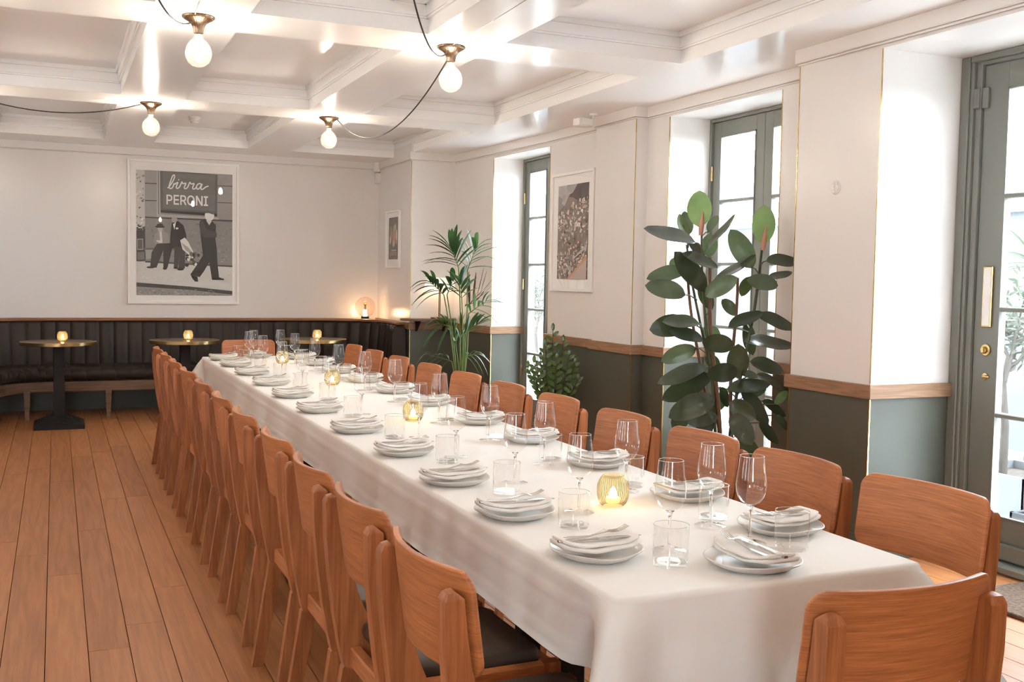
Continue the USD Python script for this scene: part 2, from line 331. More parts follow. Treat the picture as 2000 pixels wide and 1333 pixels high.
for a_, b_ in LWIN:
    part(wl, 'wall_section', box(LX - .2, LX, a_, b_, -.05, WZ0), 'wall', False); part(wl, 'lintel', box(LX - .2, LX, a_, b_, WZ1, 2.95), 'wall', False)
seg(wl, 'dado_panel', (-1.3, 8.5), (-1.3, 10.9), 0.0, 0.84, 0.006, 'dado', 0)
seg(wl, 'dado_panel', (LX, -2.6), (LX, 8.5), 0.0, 0.84, 0.006, 'dado', 0)
wf = thing('wall_front', 'pale painted wall behind the viewer', kind='structure')
FW = (-1.35, -0.35)
for b_ in ((-3.8, FW[0], -.05, 2.95), (FW[1], 4.3, -.05, 2.95), (*FW, -.05, WZ0), (*FW, WZ1, 2.95)): part(wf, 'wall_section', box(b_[0], b_[1], -2.8, -2.6, *b_[2:]), 'wall', False)

wr = thing('wall_right', 'pale glossy window wall with piers over a grey-green dado', kind='structure')
ZTOP = 2.95
for pl in ([(3.20, 11.1), (3.20, 9.77), (3.66, 9.77), (3.72, 8.93), (4.16, 8.93), (4.16, 11.1)],
           [(3.79, 7.87), (3.808, 6.96), (3.73, 6.96), (3.735, 6.38), (3.832, 6.38), (3.84, 6.11), (4.30, 6.11), (4.30, 7.87)],
           [(3.855, 4.93), (3.86, 4.44), (3.58, 4.44), (3.593, 3.86), (4.32, 3.86), (4.32, 4.93)],
           [(3.60, 2.045), (3.60, -2.75), (4.3, -2.75), (4.3, 2.045)]):
    part(wr, 'pier', extr(pl[::-1], ZTOP + 0.05, -0.05), 'wall', False)
for pl, z0 in (([(3.72, 8.93), (3.79, 7.87), (4.16, 7.87), (4.16, 8.93)], 2.46), ([(3.84, 6.11), (3.855, 4.93), (4.31, 4.93), (4.31, 6.11)], 2.437 + 0.035),
           ([(3.593, 3.86), (3.60, 2.045), (4.32, 2.045), (4.32, 3.86)], 2.471)):
    part(wr, 'lintel', extr(pl[::-1], ZTOP - z0, z0), 'wall', False)
faces = [((3.20, 10.9), (3.20, 9.77), .90, 1, 1), ((3.20, 9.77), (3.66, 9.77), .90, 1, 1), ((3.66, 9.77), (3.72, 8.93), .90, 1, 0), ((3.72, 8.93), (4.02, 8.93), .90, 0, 0),
         ((3.79, 7.87), (3.808, 6.96), .892, 0, 0), ((3.73, 6.96), (3.735, 6.38), .895, 1, 1), ((3.735, 6.38), (3.832, 6.38), .895, 1, 1), ((3.832, 6.38), (3.84, 6.11), .893, 1, 0),
         ((3.84, 6.11), (4.165, 6.11), .893, 0, 0), ((3.855, 4.93), (3.86, 4.44), .89, 0, 0), ((3.58, 4.44), (3.593, 3.86), .868, 1, 0), ((3.593, 3.86), (4.09, 3.86), .868, 0, 0),
         ((3.60, 2.045), (3.60, -2.6), .868, 0, 0)]
tr = thing('trim_1', 'oak dado rail along the window wall', kind='structure')
bb = thing('baseboard_right', 'grey-green skirting along the window wall', kind='structure')
for p, q, zr, a, b in faces:
    seg(wr, 'dado_panel', p, q, 0.0, zr - 0.066, 0.004, 'dado', 0.004)
    seg(tr, 'rail', p, q, zr - 0.068, zr, 0.024, 'oak_rail', 0.024, 0.003)
    seg(bb, 'skirting', p, q, 0.0, 0.13, 0.018, 'dado', 0.0, 0.004)
crown = thing('trim_2', 'painted crown moulding under the ceiling', kind='structure')
for p, q in (((-1.3, 10.9), (3.2, 10.9)), ((3.20, 10.9), (3.20, 9.77)), ((3.20, 9.77), (3.66, 9.77)), ((3.66, 9.77), (3.79, 7.87)), ((3.79, 7.87), (3.808, 6.96)), ((3.73, 6.96), (3.735, 6.38)),
             ((3.735, 6.38), (3.832, 6.38)), ((3.832, 6.38), (3.86, 4.44)), ((3.58, 4.44), (3.60, -2.6)), ((-1.3, 8.5), (-1.3, 10.9)), ((LX, -2.6), (LX, 8.5))):
    seg(crown, 'crown', p, q, 2.497, 2.571, 0.022, 'wall', 0.022, 0.003)
    seg(crown, 'bead', p, q, 2.486, 2.4965, 0.010, 'wall', 0.010, 0.003)

cb = thing('trim_3', 'thin gilt beads on the outer corners of the piers', kind='structure')
for x_, y_, z0_, z1_ in ((3.20, 9.77, .905, 2.485), (3.72, 8.93, .905, 2.458), (3.735, 6.38, .90, 2.485), (3.84, 6.11, .90, 2.47), (3.855, 4.93, .90, 2.47), (3.58, 4.44, .872, 2.485), (3.593, 3.86, .872, 2.47), (3.79, 7.87, .90, 2.458)):
    part(cb, 'corner_bead', box(x_ - .0025, x_ + .0025, y_ - .0025, y_ + .0025, z0_, z1_), 'brass', False)
    part(cb, 'corner_bead', box(x_ - .0065, x_ + .0015, y_ - .0065, y_ + .0015, .13, z0_ - .075), 'brass', False)
ceil = thing('ceiling', 'glossy white coffered ceiling of deep beams and moulded panels', kind='structure')
part(ceil, 'panel', box(-3.8, 4.3, -2.8, 11.1, ZT, ZT + 0.1), 'ceil_x', False)
cols = [(-3.6, -3.46), (-3.04, -2.17), (-1.745, -0.875), (-0.45, 0.42), (0.845, 1.722), (2.145, 3.215)]
rows = [(-2.6, -2.55 + 0.0), (-0.0 + 0.07 - 0.0, 2.35), (2.77, 5.02), (5.445, 7.705), (8.175, 10.36)]
rows = [(-2.5, -0.35), (0.07, 2.35), (2.77, 5.02), (5.445, 7.705), (8.175, 10.36)]
ys = [-2.75] + [v for r in rows for v in r] + [11.0]
for a, b in zip(ys[0::2], ys[1::2]): part(ceil, 'beam', box(-3.75, 4.29, a, b, ZC, ZT + 0.01), 'ceil_x', False)
xs = [v for c in cols for v in c][1:] + [4.29]
for a, b in zip(xs[0::2], xs[1::2]):
    for c, d in rows: part(ceil, 'beam', box(a, b, c, d, ZC + 0.00002, ZT + 0.01), 'ceil_x', False)
for a, b in cols:
    for c, d in rows:
        ms = []
        for ins, z0, z1 in ((0.012, ZC + 0.072, ZC + 0.082), (0.02, ZC + 0.082, ZT), (0.034, ZT - 0.028, ZT)):
            ms += [box(a, a + ins, c, d, z0, z1), box(b - ins, b, c, d, z0, z1), box(a, b, c, c + ins, z0, z1), box(a, b, d - ins, d, z0, z1)]
        part(ceil, 'coffer_moulding', cat(ms), 'ceil_x', False)

# windows: frame, glazing bars and panes each their own part
def sheet_x(x, y0, y1, z0, z1): return trimesh.Trimesh([(x, y0, z0), (x, y1, z0), (x, y1, z1), (x, y0, z1)], [(0, 2, 1), (0, 3, 2)], process=False)
def leaf(parent, x, y0, y1, z0, z1, stile, top, bot, bars, t=0.045, meet=None):
    """a glazed leaf in the plane x between y0 > y1"""
    s0, s1 = stile
    ms = [box(x, x + t, y0 - s0, y0, z0, z1, .003), box(x, x + t, y1, y1 + s1, z0, z1, .003), box(x, x + t, y1 + s1 - .002, y0 - s0 + .002, z1 - top, z1, .003), box(x, x + t, y1 + s1 - .002, y0 - s0 + .002, z0, z0 + bot, .003)]
    part(parent, 'leaf_frame', cat(ms), 'frame', False)
    ya, yb = y1 + s1, y0 - s0; zz = [z0 + bot] + sorted(bars) + [z1 - top]
    bead = 0.008
    part(parent, 'glazing_bead', cat([box(x - .006, x + .012, ya, ya + bead, zz[0], zz[-1]), box(x - .006, x + .012, yb - bead, yb, zz[0], zz[-1]), box(x - .006, x + .012, ya, yb, zz[0], zz[0] + bead), box(x - .006, x + .012, ya, yb, zz[-1] - bead, zz[-1])]), 'frame', False)
    for b in sorted(bars): part(parent, 'glazing_bar', box(x - .004, x + t - .004, ya, yb, b - .011, b + .011, .004), 'frame', False)
    for a, b in zip(zz[:-1], zz[1:]): part(parent, 'pane', sheet_x(x + .022, ya - .003, yb + .003, a - .003, b + .003), 'pane', False)

def frame_around(parent, x, y0, y1, z1, w, t=0.07):
    part(parent, 'window_frame', cat([box(x - .012, x + t, y0 - w, y0, 0.0, z1, .004), box(x - .012, x + t, y1, y1 + w, 0.0, z1, .004), box(x - .0115, x + t - .0005, y1 + w - .001, y0 - w + .001, z1 - w, z1 - .0004, .004)]), 'frame', False)
    part(parent, 'sill', box(x - .02, x + t + .03, y1, y0, 0.0, 0.03, .004), 'frame', False)

w1 = thing('window_1', 'tall grey-green French window beyond the palm', kind='structure')
frame_around(w1, 4.03, 8.93, 7.87, 2.459, 0.022)
bars1 = [1.912, 1.483, 1.068, 0.656]
leaf(w1, 4.04, 8.905, 8.402, 0.03, 2.436, (.095, .05), .10, .20, bars1)
leaf(w1, 4.04, 8.398, 7.895, 0.03, 2.436, (.05, .095), .10, .20, bars1)
for z in (0.5, 1.3, 2.1): part(w1, 'hinge', cat([tube([(4.03, 8.905, z - .05), (4.03, 8.905, z + .05)], .007, 8)]), 'brass')
w2 = thing('window_2', 'tall grey-green French window behind the rubber plant', kind='structure')
frame_around(w2, 4.175, 6.11, 4.93, 2.471, 0.022)
bars2 = [1.905, 1.475, 1.045, 0.62]
leaf(w2, 4.185, 6.085, 5.522, 0.03, 2.448, (.085, .085), .10, .2, bars2)
leaf(w2, 4.185, 5.518, 4.955, 0.03, 2.448, (.085, .085), .10, .2, bars2)
for z in (0.5, 1.3, 2.1): part(w2, 'hinge', tube([(4.175, 6.085, z - .05), (4.175, 6.085, z + .05)], .007, 8), 'brass')
w5 = thing('window_5', 'sash window in the wall behind the viewer', kind='structure')
part(w5, 'window_frame', cat([box(FW[0], FW[0] + .05, -2.76, -2.70, WZ0, WZ1), box(FW[1] - .05, FW[1], -2.76, -2.70, WZ0, WZ1), box(*FW, -2.76, -2.70, WZ0, WZ0 + .05), box(*FW, -2.76, -2.70, WZ1 - .05, WZ1), box(-.87, -.83, -2.76, -2.70, WZ0, WZ1)]), 'frame', False)
for k_, (WY0, WY1) in enumerate(LWIN):
    w4 = thing(f'window_{(3, 4, 6, 7)[k_]}', 'sash window with a sheer blind in the side wall', kind='structure')
    xa, xb = LX - .15, LX - .09
    part(w4, 'window_frame', cat([box(xa, xb, WY0, WY0 + .05, WZ0, WZ1, .003), box(xa, xb, WY1 - .05, WY1, WZ0, WZ1, .003), box(xa, xb, WY0, WY1, WZ0, WZ0 + .05, .003), box(xa, xb, WY0, WY1, WZ1 - .05, WZ1, .003)]), 'frame', False)
    part(w4, 'roller_blind', sheet_x(LX - .06, WY0 + .01, WY1 - .01, WZ0 + .01, WZ1 - .01), 'blind', False)
    part(w4, 'glazing_bar', box(xa + .01, xb - .01, WY0 + .05, WY1 - .05, 1.51, 1.54, .003), 'frame', False)
    for z_ in ((WZ0 + .05, 1.51), (1.54, WZ1 - .05)): part(w4, 'pane', sheet_x(xa + .03, WY0 + .05, WY1 - .05, *z_), 'pane', False)
d1 = thing('door_1', 'grey-green glazed double door with brass furniture', kind='structure')
DX = 4.14
for s, y in ((1, 3.86), (-1, 2.045)):
    yy = lambda a, b: sorted((y - s * a, y - s * b))
    ms = []
    for a, b, xa, xb in ((0.0, 0.052, DX - .045, DX + .10), (.052, .070, DX - .035, DX + .10), (.070, .104, DX - .018, DX + .10)):
        u, v = yy(a, b); ms.append(box(xa, xb, u, v, 0, 2.4705, .004))
    part(d1, 'jamb', cat(ms), 'frame', False)
part(d1, 'door_head', cat([box(DX - .0435, DX + .099, 2.10, 3.805, 2.440, 2.4705, .004), box(DX - .017, DX + .099, 2.14, 3.76, 2.424, 2.4415, .003)]), 'frame', False)
barsd = [1.785, 1.244, 0.734]
leaf(d1, DX, 3.754, 2.954, 0.045, 2.422, (.142, .10), .125, .20, barsd, .05)
leaf(d1, DX, 2.950, 2.150, 0.045, 2.422, (.10, .142), .125, .20, barsd, .05)
part(d1, 'kick_board', box(DX - .03, DX, 2.16, 3.745, 0.05, 0.13, .008), 'frame', False)
part(d1, 'threshold', box(DX - .09, DX + .14, 2.045, 3.86, 0.0, 0.045, .01), 'frame', False)
fp = cat([box(DX - .012, DX + .001, 3.648, 3.705, 1.155, 1.45, .003)])
part(d1, 'push_plate', fp, 'brass', 20, 'brass push plate')
part(d1, 'plate_face', cat([box(DX - .0135, DX - .011, 3.655, 3.698, 1.163, 1.442, .001)]), MT['opal'] if False else 'mount', 20, 'cream face of the push plate')
lk = rot(lathe([(0, 0), (.026, 0), (.028, .004), (.027, .008), (.018, .010), (.016, .022), (0, .022)], 24), -PI / 2, (0, 1, 0))
part(d1, 'thumb_lock', cat([mv(lk, DX, 3.675, 1.045), box(DX - .032, DX - .018, 3.669, 3.681, 1.03, 1.06, .003)]), 'brass', 30, 'round brass thumb turn')
part(d1, 'keyhole_plate', cat([mv(rot(lathe([(0, 0), (.017, 0), (.017, .004), (.008, .006), (.0, .006)], 20), -PI / 2, (0, 1, 0)), DX, 3.675, 0.915), box(DX - .010, DX, 3.648, 3.672, .908, .922, .003)]), 'brass', 30)
ct = single('alarm_contact', cat([box(DX - .034, DX - .018, 3.757, 3.790, 2.215, 2.315, .004), box(DX - .020, DX - .001, 3.716, 3.75, 2.215, 2.315, .004)]), 'frame', 'small painted alarm contact at the top corner of the glazed door', 'alarm contact')

# outside: courtyard ground and a pale rendered wall
single('courtyard_ground', cat([box(4.14, 14, -8, 22, -0.2, -0.06), box(-14, -3.8, -8, 22, -0.2, -0.06), box(-14, 14, -14, -8, -.2, -.06), box(-3.8, 4.14, -8, -2.8, -.2, -.06)]), 'outground', None, None, smooth=False, kind='structure')
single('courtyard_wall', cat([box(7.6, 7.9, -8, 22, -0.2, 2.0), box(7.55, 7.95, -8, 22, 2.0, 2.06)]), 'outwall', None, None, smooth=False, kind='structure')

# ------------------------------------------------------------------ the long table
TX0, TX1, TY0, TY1, TZ = 0.968, 1.742, 1.690, 7.80, 0.741
table = thing('dining_table', 'long dining table under the white tablecloth', 'table')
part(table, 'tabletop', box(TX0 + .014, TX1 - .014, TY0 + .014, TY1 - .014, 0.705, TZ - .0035, .004), 'oak_rail', False)
for yy_ in (2.75, 4.2, 5.7, 7.3):
    for xx in (1.28, 1.43): part(table, 'leg', box(xx - .03, xx + .03, yy_ - .03, yy_ + .03, 0.0, 0.706, .004), 'iron', False)

def cloth():
    nx, ny = 28, 204
    X = np.linspace(TX0 + .012, TX1 - .012, nx); Y = np.linspace(TY0 + .012, TY1 - .012, ny)
    G = np.stack(list(np.meshgrid(X, Y, indexing='ij')) + [np.full((nx, ny), TZ)], -1)
    q = G.copy(); q[..., 2] = 0
    rip = meshkit.fbm(np.stack([q[..., 0] * 9, q[..., 1] * 2.2, q[..., 2]], -1), 3, 4) - .5
    for yc in np.arange(2.3, 7.8, 0.62):                     # creases left by folding, across the cloth
        G[..., 2] += 0.0012 * np.exp(-((G[..., 1] - yc - .05 * (G[..., 0] - 1.3)) / .006) ** 2)
    G[..., 2] += 0.0014 * np.exp(-((G[..., 0] - 1.36) / .006) ** 2)
    G[..., 2] += rip * 0.002
    idx = [(i, 0) for i in range(nx)] + [(nx - 1, j) for j in range(1, ny)] + [(i, ny - 1) for i in range(nx - 2, -1, -1)] + [(0, j) for j in range(ny - 2, 0, -1)]
    B = np.array([G[i] for i in idx]); N = []
    for i, j in idx:
        n = np.array([(-1 if i == 0 else 1 if i == nx - 1 else 0), (-1 if j == 0 else 1 if j == ny - 1 else 0)], float); N.append(n / np.linalg.norm(n))
    N = np.array(N); n_ = len(B)
    s = np.r_[0, np.cumsum(np.linalg.norm(np.diff(B[:, :2], axis=0), axis=1))]; per = s[-1] + np.linalg.norm(B[0, :2] - B[-1, :2])
    corners = [s[k] for k in (0, nx - 1, nx - 1 + ny - 1, 2 * (nx - 1) + ny - 1)]
    end = np.clip(np.abs(N[:, 1]), 0, 1)
    drop = np.where(end > .9, 0.245, 0.170)
    side = np.minimum.reduce([np.abs(((s - c + per / 2) % per) - per / 2) for c in corners])
    sd = np.array([[((s[k] - c + per / 2) % per) - per / 2 for c in corners] for k in range(n_)])
    k0 = np.abs(sd).argmin(1); sgn = sd[np.arange(n_), k0]
    drop = drop + 0.08 * np.exp(-(side / .04) ** 2) * (end < .9)
    loops = [B]; r = .012
    for a in (30, 60, 90):
        a = math.radians(a); L = B.copy(); L[:, :2] += N * r * math.sin(a); L[:, 2] = B[:, 2] - r * (1 - math.cos(a)); loops.append(L)
    base = loops[-1]
    cone = np.zeros(n_); cdir = np.zeros((n_, 2))
    for k in range(n_):
        c = corners[k0[k]]; kc = int(np.argmin(np.abs(s - c))); cdir[k] = N[kc]
        w = np.exp(-(sgn[k] / .035) ** 2); cone[k] = w
    hollow = np.exp(-((side - .10) / .04) ** 2)
    wav = np.array([meshkit.noise(np.array([[v * 3.1, 0.3, 0.7]]), 3)[0] - .5 for v in s]) + .6 * np.array([meshkit.noise(np.array([[v * 8.3, 0.3, 0.7]]), 8)[0] - .5 for v in s])
    for t in np.linspace(.06, 1, 15):
        L = base.copy(); d = drop * t
        out = .006 * t + .020 * t * t * wav - .045 * hollow * t
        crease = .0025 * np.exp(-((d - .045) / .006) ** 2) + .0022 * np.exp(-((d - .135) / .006) ** 2)
        L[:, :2] += N * (out + crease)[:, None] + cdir * (cone * .19 * t ** .9)[:, None]
        tang = np.c_[-N[:, 1], N[:, 0]]
        L[:, :2] += tang * (0.012 * t * np.sin(s * 9 + 2 * t))[:, None] * (1 - cone)[:, None]
        L[:, 2] -= d
        loops.append(L)
    V = [G.reshape(-1, 3)]; F = [grid_mesh(G).faces[:, ::-1]]; top = np.array([i * ny + j for i, j in idx]); prev = top; off = nx * ny
    for L in loops[1:]:
        V.append(L); cur = off + np.arange(n_); off += n_
        j = (np.arange(n_) + 1) % n_
        F += [np.stack([prev, cur, cur[j]], -1), np.stack([prev, cur[j], prev[j]], -1)]; prev = cur
    V = np.vstack(V); F = np.vstack(F); m = trimesh.Trimesh(V, F, process=False); m.fix_normals()
    vn = m.vertex_normals; inner = trimesh.Trimesh(V - vn * .0014, m.faces[:, ::-1], process=False)
    e = prev; k = len(V); j = (np.arange(n_) + 1) % n_
    rim = np.vstack([np.stack([e, e + k, e[j] + k], -1), np.stack([e, e[j] + k, e[j]], -1)])
    mm = trimesh.Trimesh(np.vstack([V, inner.vertices]), np.vstack([m.faces, inner.faces + k, rim]), process=False)
    return mm
single('tablecloth', cloth(), 'cloth', 'long white linen tablecloth hanging over the dining table', 'tablecloth', smooth=50)

# ------------------------------------------------------------------ chairs (sitter looks along +x)
def panel():
    RAD, th = 0.466, 0.013; A = math.asin(.212 / RAD); w, h, rc = .212, .20, .038
    na, nh = 23, 15; P = []
    us = np.linspace(-1, 1, na); vs = np.linspace(0, 1, nh)
    S = shapely.box(-w, 0, w, h).buffer(-rc).buffer(rc, 16)
    cs = np.array(shapely.segmentize(S.exterior, .018).coords)[:-1]
    rings = []
    for sc, off in ((0.0, 0), (.12, 0), (.25, 0), (.38, 0), (.5, 0), (.62, 0), (.74, 0), (.85, 0), (.94, 0), (.985, 0), (1.0, .0022)):
        rings.append((np.c_[cs[:, 0] * sc, h / 2 + (cs[:, 1] - h / 2) * sc], off))
    def place(q, d):
        a = q[:, 0] / RAD; x = -.255 + RAD - (RAD - d) * np.cos(a) ; y = (RAD - d) * np.sin(a)
        z = .836 - h + q[:, 1]; x = x + (.836 - z) * .135
        return np.c_[x, y, z]
    def skin(side):
        return [place(q, (th - o) if side else o) for q, o in rings[1:]]
    fr, bk = skin(1), skin(0); n = len(cs)
    cf, cb = place(np.array([[0, h / 2]]), th), place(np.array([[0, h / 2]]), 0)
    seq = [np.repeat(cb, n, 0)] + bk + fr[::-1] + [np.repeat(cf, n, 0)]
    m = grid_mesh(np.array(seq), closed_v=True); m.merge_vertices(); m.update_faces(m.nondegenerate_faces()); m.fix_normals()
    c = m.triangles_center; q = np.array([np.hypot(0, 0)]);
    return m
def post(y):
    cs = [(-.232, .806), (-.243, .800), (-.250, .785), (-.248, .70), (-.238, .60), (-.226, .50), (-.212, .42), (-.200, .365), (-.175, .352), (-.128, .368), (-.102, .392), (-.100, .425), (-.118, .455), (-.142, .495), (-.165, .55), (-.182, .61), (-.197, .66), (-.206, .72), (-.214, .79)]
    m = extr_xz(cs, y - .019, y + .019); m.merge_vertices(); m.fix_normals()
    tomb = [(y - .019, .30), (y + .019, .30)] + [(y + .019 * math.cos(a), .787 + .019 * math.sin(a)) for a in np.linspace(0, PI, 13)]
    k = extr(tomb, .4); v = k.vertices.copy(); k.vertices = np.c_[v[:, 2] - .35, v[:, 0], v[:, 1]]; k.fix_normals()
    return trimesh.boolean.intersection([m, k], engine='manifold')
def bevelled(m): return m
def build_chair():
    t = thing('dining_chair', None, 'chair')
    part(t, 'backrest', panel(), 'chair_h', 40)
    for y in (-.178, .178):
        part(t, 'back_post', post(y), 'chair_v', 35)
        o = .012 if y > 0 else -.012
        part(t, 'leg', hull([(-.255, y + o - .014, 0), (-.218, y + o - .014, 0), (-.255, y + o + .014, 0), (-.218, y + o + .014, 0), (-.202, y - .0155, .358), (-.150, y - .0155, .395), (-.202, y + .0155, .358), (-.150, y + .0155, .395), (-.185, y - .0155, .375), (-.185, y + .0155, .375)]), 'chair_v', False)
    for y in (-.196, .196):
        part(t, 'leg', hull([(.212, y - .012, 0), (.240, y - .012, 0), (.212, y + .012, 0), (.240, y + .012, 0), (.178, y - .0155, .448), (.222, y - .0155, .448), (.178, y + .0155, .448), (.222, y + .0155, .448)]), 'chair_v', False)
        part(t, 'side_rail', box(-.13, .190, y - .0145, y + .0145, .397, .447, .003), 'chair_h', False)
    part(t, 'rear_rail', box(-.185, -.155, -.163, .163, .362, .412, .004), 'chair_h', False)
    part(t, 'front_rail', box(.185, .212, -.182, .182, .397, .447, .003), 'chair_h', False)
    part(t, 'seat', seatpad(), 'seat', 60)
    return t
def seatpad():
    S = shapely.box(-.155, -.178, .192, .178).buffer(-.03).buffer(.03, 8); cs = np.array(S.exterior.coords)[:-1]; c = cs.mean(0); n = len(cs); seq = []
    for sc, z in ((0, .428), (.93, .428), (.985, .436), (1, .450), (.985, .466), (.95, .474), (.8, .479), (.4, .482), (0, .482)): seq.append(np.c_[c + (cs - c) * sc, np.full(n, z)])
    m = grid_mesh(np.array(seq), closed_v=True); m.merge_vertices(); m.update_faces(m.nondegenerate_faces()); m.fix_normals(); return m
ORD = ['first', 'second', 'third', 'fourth', 'fifth', 'sixth', 'seventh', 'eighth', 'ninth', 'tenth', 'eleventh']
chair = Maker(build_chair)
LY = [1.85, 2.345, 2.82, 3.36, 3.945, 4.495, 5.10, 5.75, 6.34, 6.88, 7.44]
RY = [2.00, 2.47, 2.95, 3.49, 4.07, 4.62, 5.18, 5.77, 6.36, 6.93, 7.50]
for k, y in enumerate(LY):
    chair((0.862 + R.uniform(-.004, .004), y + .01, 0), R.uniform(-.03, .03), f'orange oak dining chair on the open-floor side of the table, {ORD[k]} from the near end', 'dining chairs along the table')
for k, y in enumerate(RY):
    chair((1.812 + R.uniform(-.006, .006) + (.036 if k == 0 else 0), y - (.015 if k == 0 else 0), 0), PI + R.uniform(-.03, .03) + (.10 if k == 0 else 0), f'orange oak dining chair on the window side of the table, {ORD[k]} from the near end', 'dining chairs along the table')
chair((1.36, 1.56, 0), PI / 2 - .03, 'orange oak dining chair seen from behind at the near end of the table', 'dining chairs along the table')
chair((1.375, 8.02, 0), -PI / 2, 'orange oak dining chair facing us at the far end of the table', 'dining chairs along the table')

# ------------------------------------------------------------------ place settings (diner looks along +x, origin at the plate's centre on the cloth)
def build_plate():
    prof = [(0, .004), (.055, .004), (.062, .0), (.070, .0), (.085, .006), (.1035, .0175), (.105, .0205), (.1025, .0215), (.096, .017), (.082, .0105), (.070, .0085), (0, .0085)]
    m = lathe(prof, 64); th = np.arctan2(m.vertices[:, 1], m.vertices[:, 0]); r = np.hypot(m.vertices[:, 0], m.vertices[:, 1])
    w = 1 + .018 * np.sin(3 * th + .6) * (r / .105) ** 2 + .01 * np.sin(5 * th) * (r / .105) ** 2
    m.vertices[:, :2] *= w[:, None]; m.vertices[:, 2] += .0018 * np.sin(4 * th + 1) * (r / .105) ** 4; m.merge_vertices(); m.fix_normals()
    return tag(part(None, 'plate', m, 'plate', 40), None, 'plate')
def simple_maker(name, fn, m, c, smooth=40):
    def b():
        t = thing(name, None, c); fn(t); return t
    return Maker(b)
def mesh_plate(t):
    prof = [(0, .004), (.055, .004), (.062, .0), (.070, .0), (.085, .006), (.1035, .0175), (.105, .0205), (.1025, .0215), (.096, .017), (.082, .0105), (.070, .0085), (0, .0085)]
    m = lathe(prof, 64); th = np.arctan2(m.vertices[:, 1], m.vertices[:, 0]); r = np.hypot(m.vertices[:, 0], m.vertices[:, 1])
    w = 1 + .018 * np.sin(3 * th + .6) * (r / .105) ** 2 + .01 * np.sin(5 * th) * (r / .105) ** 2
    m.vertices[:, :2] *= w[:, None]; m.vertices[:, 2] += .0018 * np.sin(4 * th + 1) * (r / .105) ** 4; m.merge_vertices(); m.fix_normals()
    part(t, 'body', m, 'plate', 40)
def sheet(L, W, T, n=18, k=10, sagz=0.0, shift=0.0, fold=False):
    xs_ = np.linspace(-L / 2, L / 2, n); th = np.linspace(0, 2 * PI, k * 2 + 1)[:-1]; P = []
    for x_ in xs_:
        e = 1 - .25 * (abs(x_) / (L / 2)) ** 8
        zz = sagz * (x_ / (L / 2)) ** 2 + .0012 * math.sin(x_ * 70 + shift)
        cy = np.sign(np.cos(th)) * np.abs(np.cos(th)) ** .35 * W / 2 * e + .003 * math.sin(x_ * 25 + shift); cz = np.sign(np.sin(th)) * np.abs(np.sin(th)) ** .6 * T / 2
        P.append(np.c_[np.full(len(th), x_), cy, cz + zz + T / 2])
    P = [np.repeat(P[0].mean(0)[None], len(th), 0)] + P + [np.repeat(P[-1].mean(0)[None], len(th), 0)]
    m = grid_mesh(np.array(P), closed_v=True); m.merge_vertices(); m.update_faces(m.nondegenerate_faces()); m.fix_normals(); return m
def mesh_napkin(t):
    part(t, 'lower_fold', sheet(.186, .108, .010, sagz=.011), 'napkin', 60)
    part(t, 'upper_fold', mv(rot(sheet(.180, .096, .0075, sagz=.010, shift=1.5), .05), .002, .004, .0092), 'napkin', 60)
def mesh_fork(t):
    x_ = np.linspace(-.095, .03, 22); z = .0022 + .010 * np.clip((x_ + .02) / .05, 0, 1) ** 1.4
    w = np.interp(x_, [-.095, -.09, -.05, -.005, .012, .03], [.010, .014, .011, .0065, .010, .021])
    part(t, 'handle', ribbon(np.c_[x_, x_ * 0, z], w, .0026), 'steel', 40)
    tines = []
    for o in (-.0085, -.0028, .0028, .0085):
        u = np.linspace(.027, .082, 10); tines.append(ribbon(np.c_[u, np.full(10, o), .0122 + .008 * ((u - .027) / .055) ** 2 - .004 * np.sin((u - .027) / .055 * PI)], np.linspace(.0034, .0018, 10), .0018))
    part(t, 'tines', cat(tines), 'steel', 40)
def mesh_knife(t):
    x_ = np.linspace(-.105, -.01, 14); part(t, 'handle', ribbon(np.c_[x_, x_ * 0, np.full(14, .004)], np.interp(x_, [-.105, -.1, -.06, -.01], [.009, .014, .013, .0095]), .005), 'steel', 40)
    u = np.linspace(-.012, .095, 14); part(t, 'blade', ribbon(np.c_[u, .001 * np.sin(u * 30), np.full(14, .0042)], np.interp(u, [-.012, .0, .05, .085, .095], [.009, .016, .019, .014, .003]), .0014), 'steel', 40)
def rim_ring(r, z, w): return lathe([(r + w * math.cos(a), z + w * math.sin(a)) for a in np.linspace(0, 2 * PI, 9)], 44)
def mesh_wine(t):
    part(t, 'foot', lathe([(.0385, .0003), (.0395, .0012), (.038, .002), (.015, .0042), (.005, .009), (.0036, .016)], 40), 'glass', 60)
    part(t, 'stem', lathe([(.0001, .0145), (.0037, .0155), (.0033, .045), (.0036, .075), (.006, .086), (.010, .0915), (.0001, .0925)], 16), 'solidglass', 60)
    part(t, 'bowl', lathe([(.0005, .0915), (.010, .0925), (.022, .0995), (.0305, .111), (.035, .126), (.0358, .137), (.0341, .157), (.0306, .182), (.0284, .2055), (.0283, .2066), (.0279, .2068), (.0278, .2055)], 44), 'glass', 60)
    part(t, 'rim', rim_ring(.0281, .2066, .0006), 'solidglass', True)
def mesh_tumbler(t):
    part(t, 'base', lathe([(0, .0003), (.0345, 0), (.0372, .0012), (.0381, .004), (.0382, .008), (.0362, .0088), (.034, .0092), (0, .0085)], 40), 'glass', 50)
    part(t, 'side', lathe([(.0378, .0072), (.0384, .030), (.0384, .0886), (.0380, .0892), (.0377, .0886)], 44), 'glass', 60)
    part(t, 'rim', rim_ring(.0381, .0889, .0008), 'solidglass', True)
mk_plate = simple_maker('plate', mesh_plate, None, 'plate'); mk_nap = simple_maker('napkin', mesh_napkin, None, 'napkin'); mk_fork = simple_maker('fork', mesh_fork, None, 'fork')
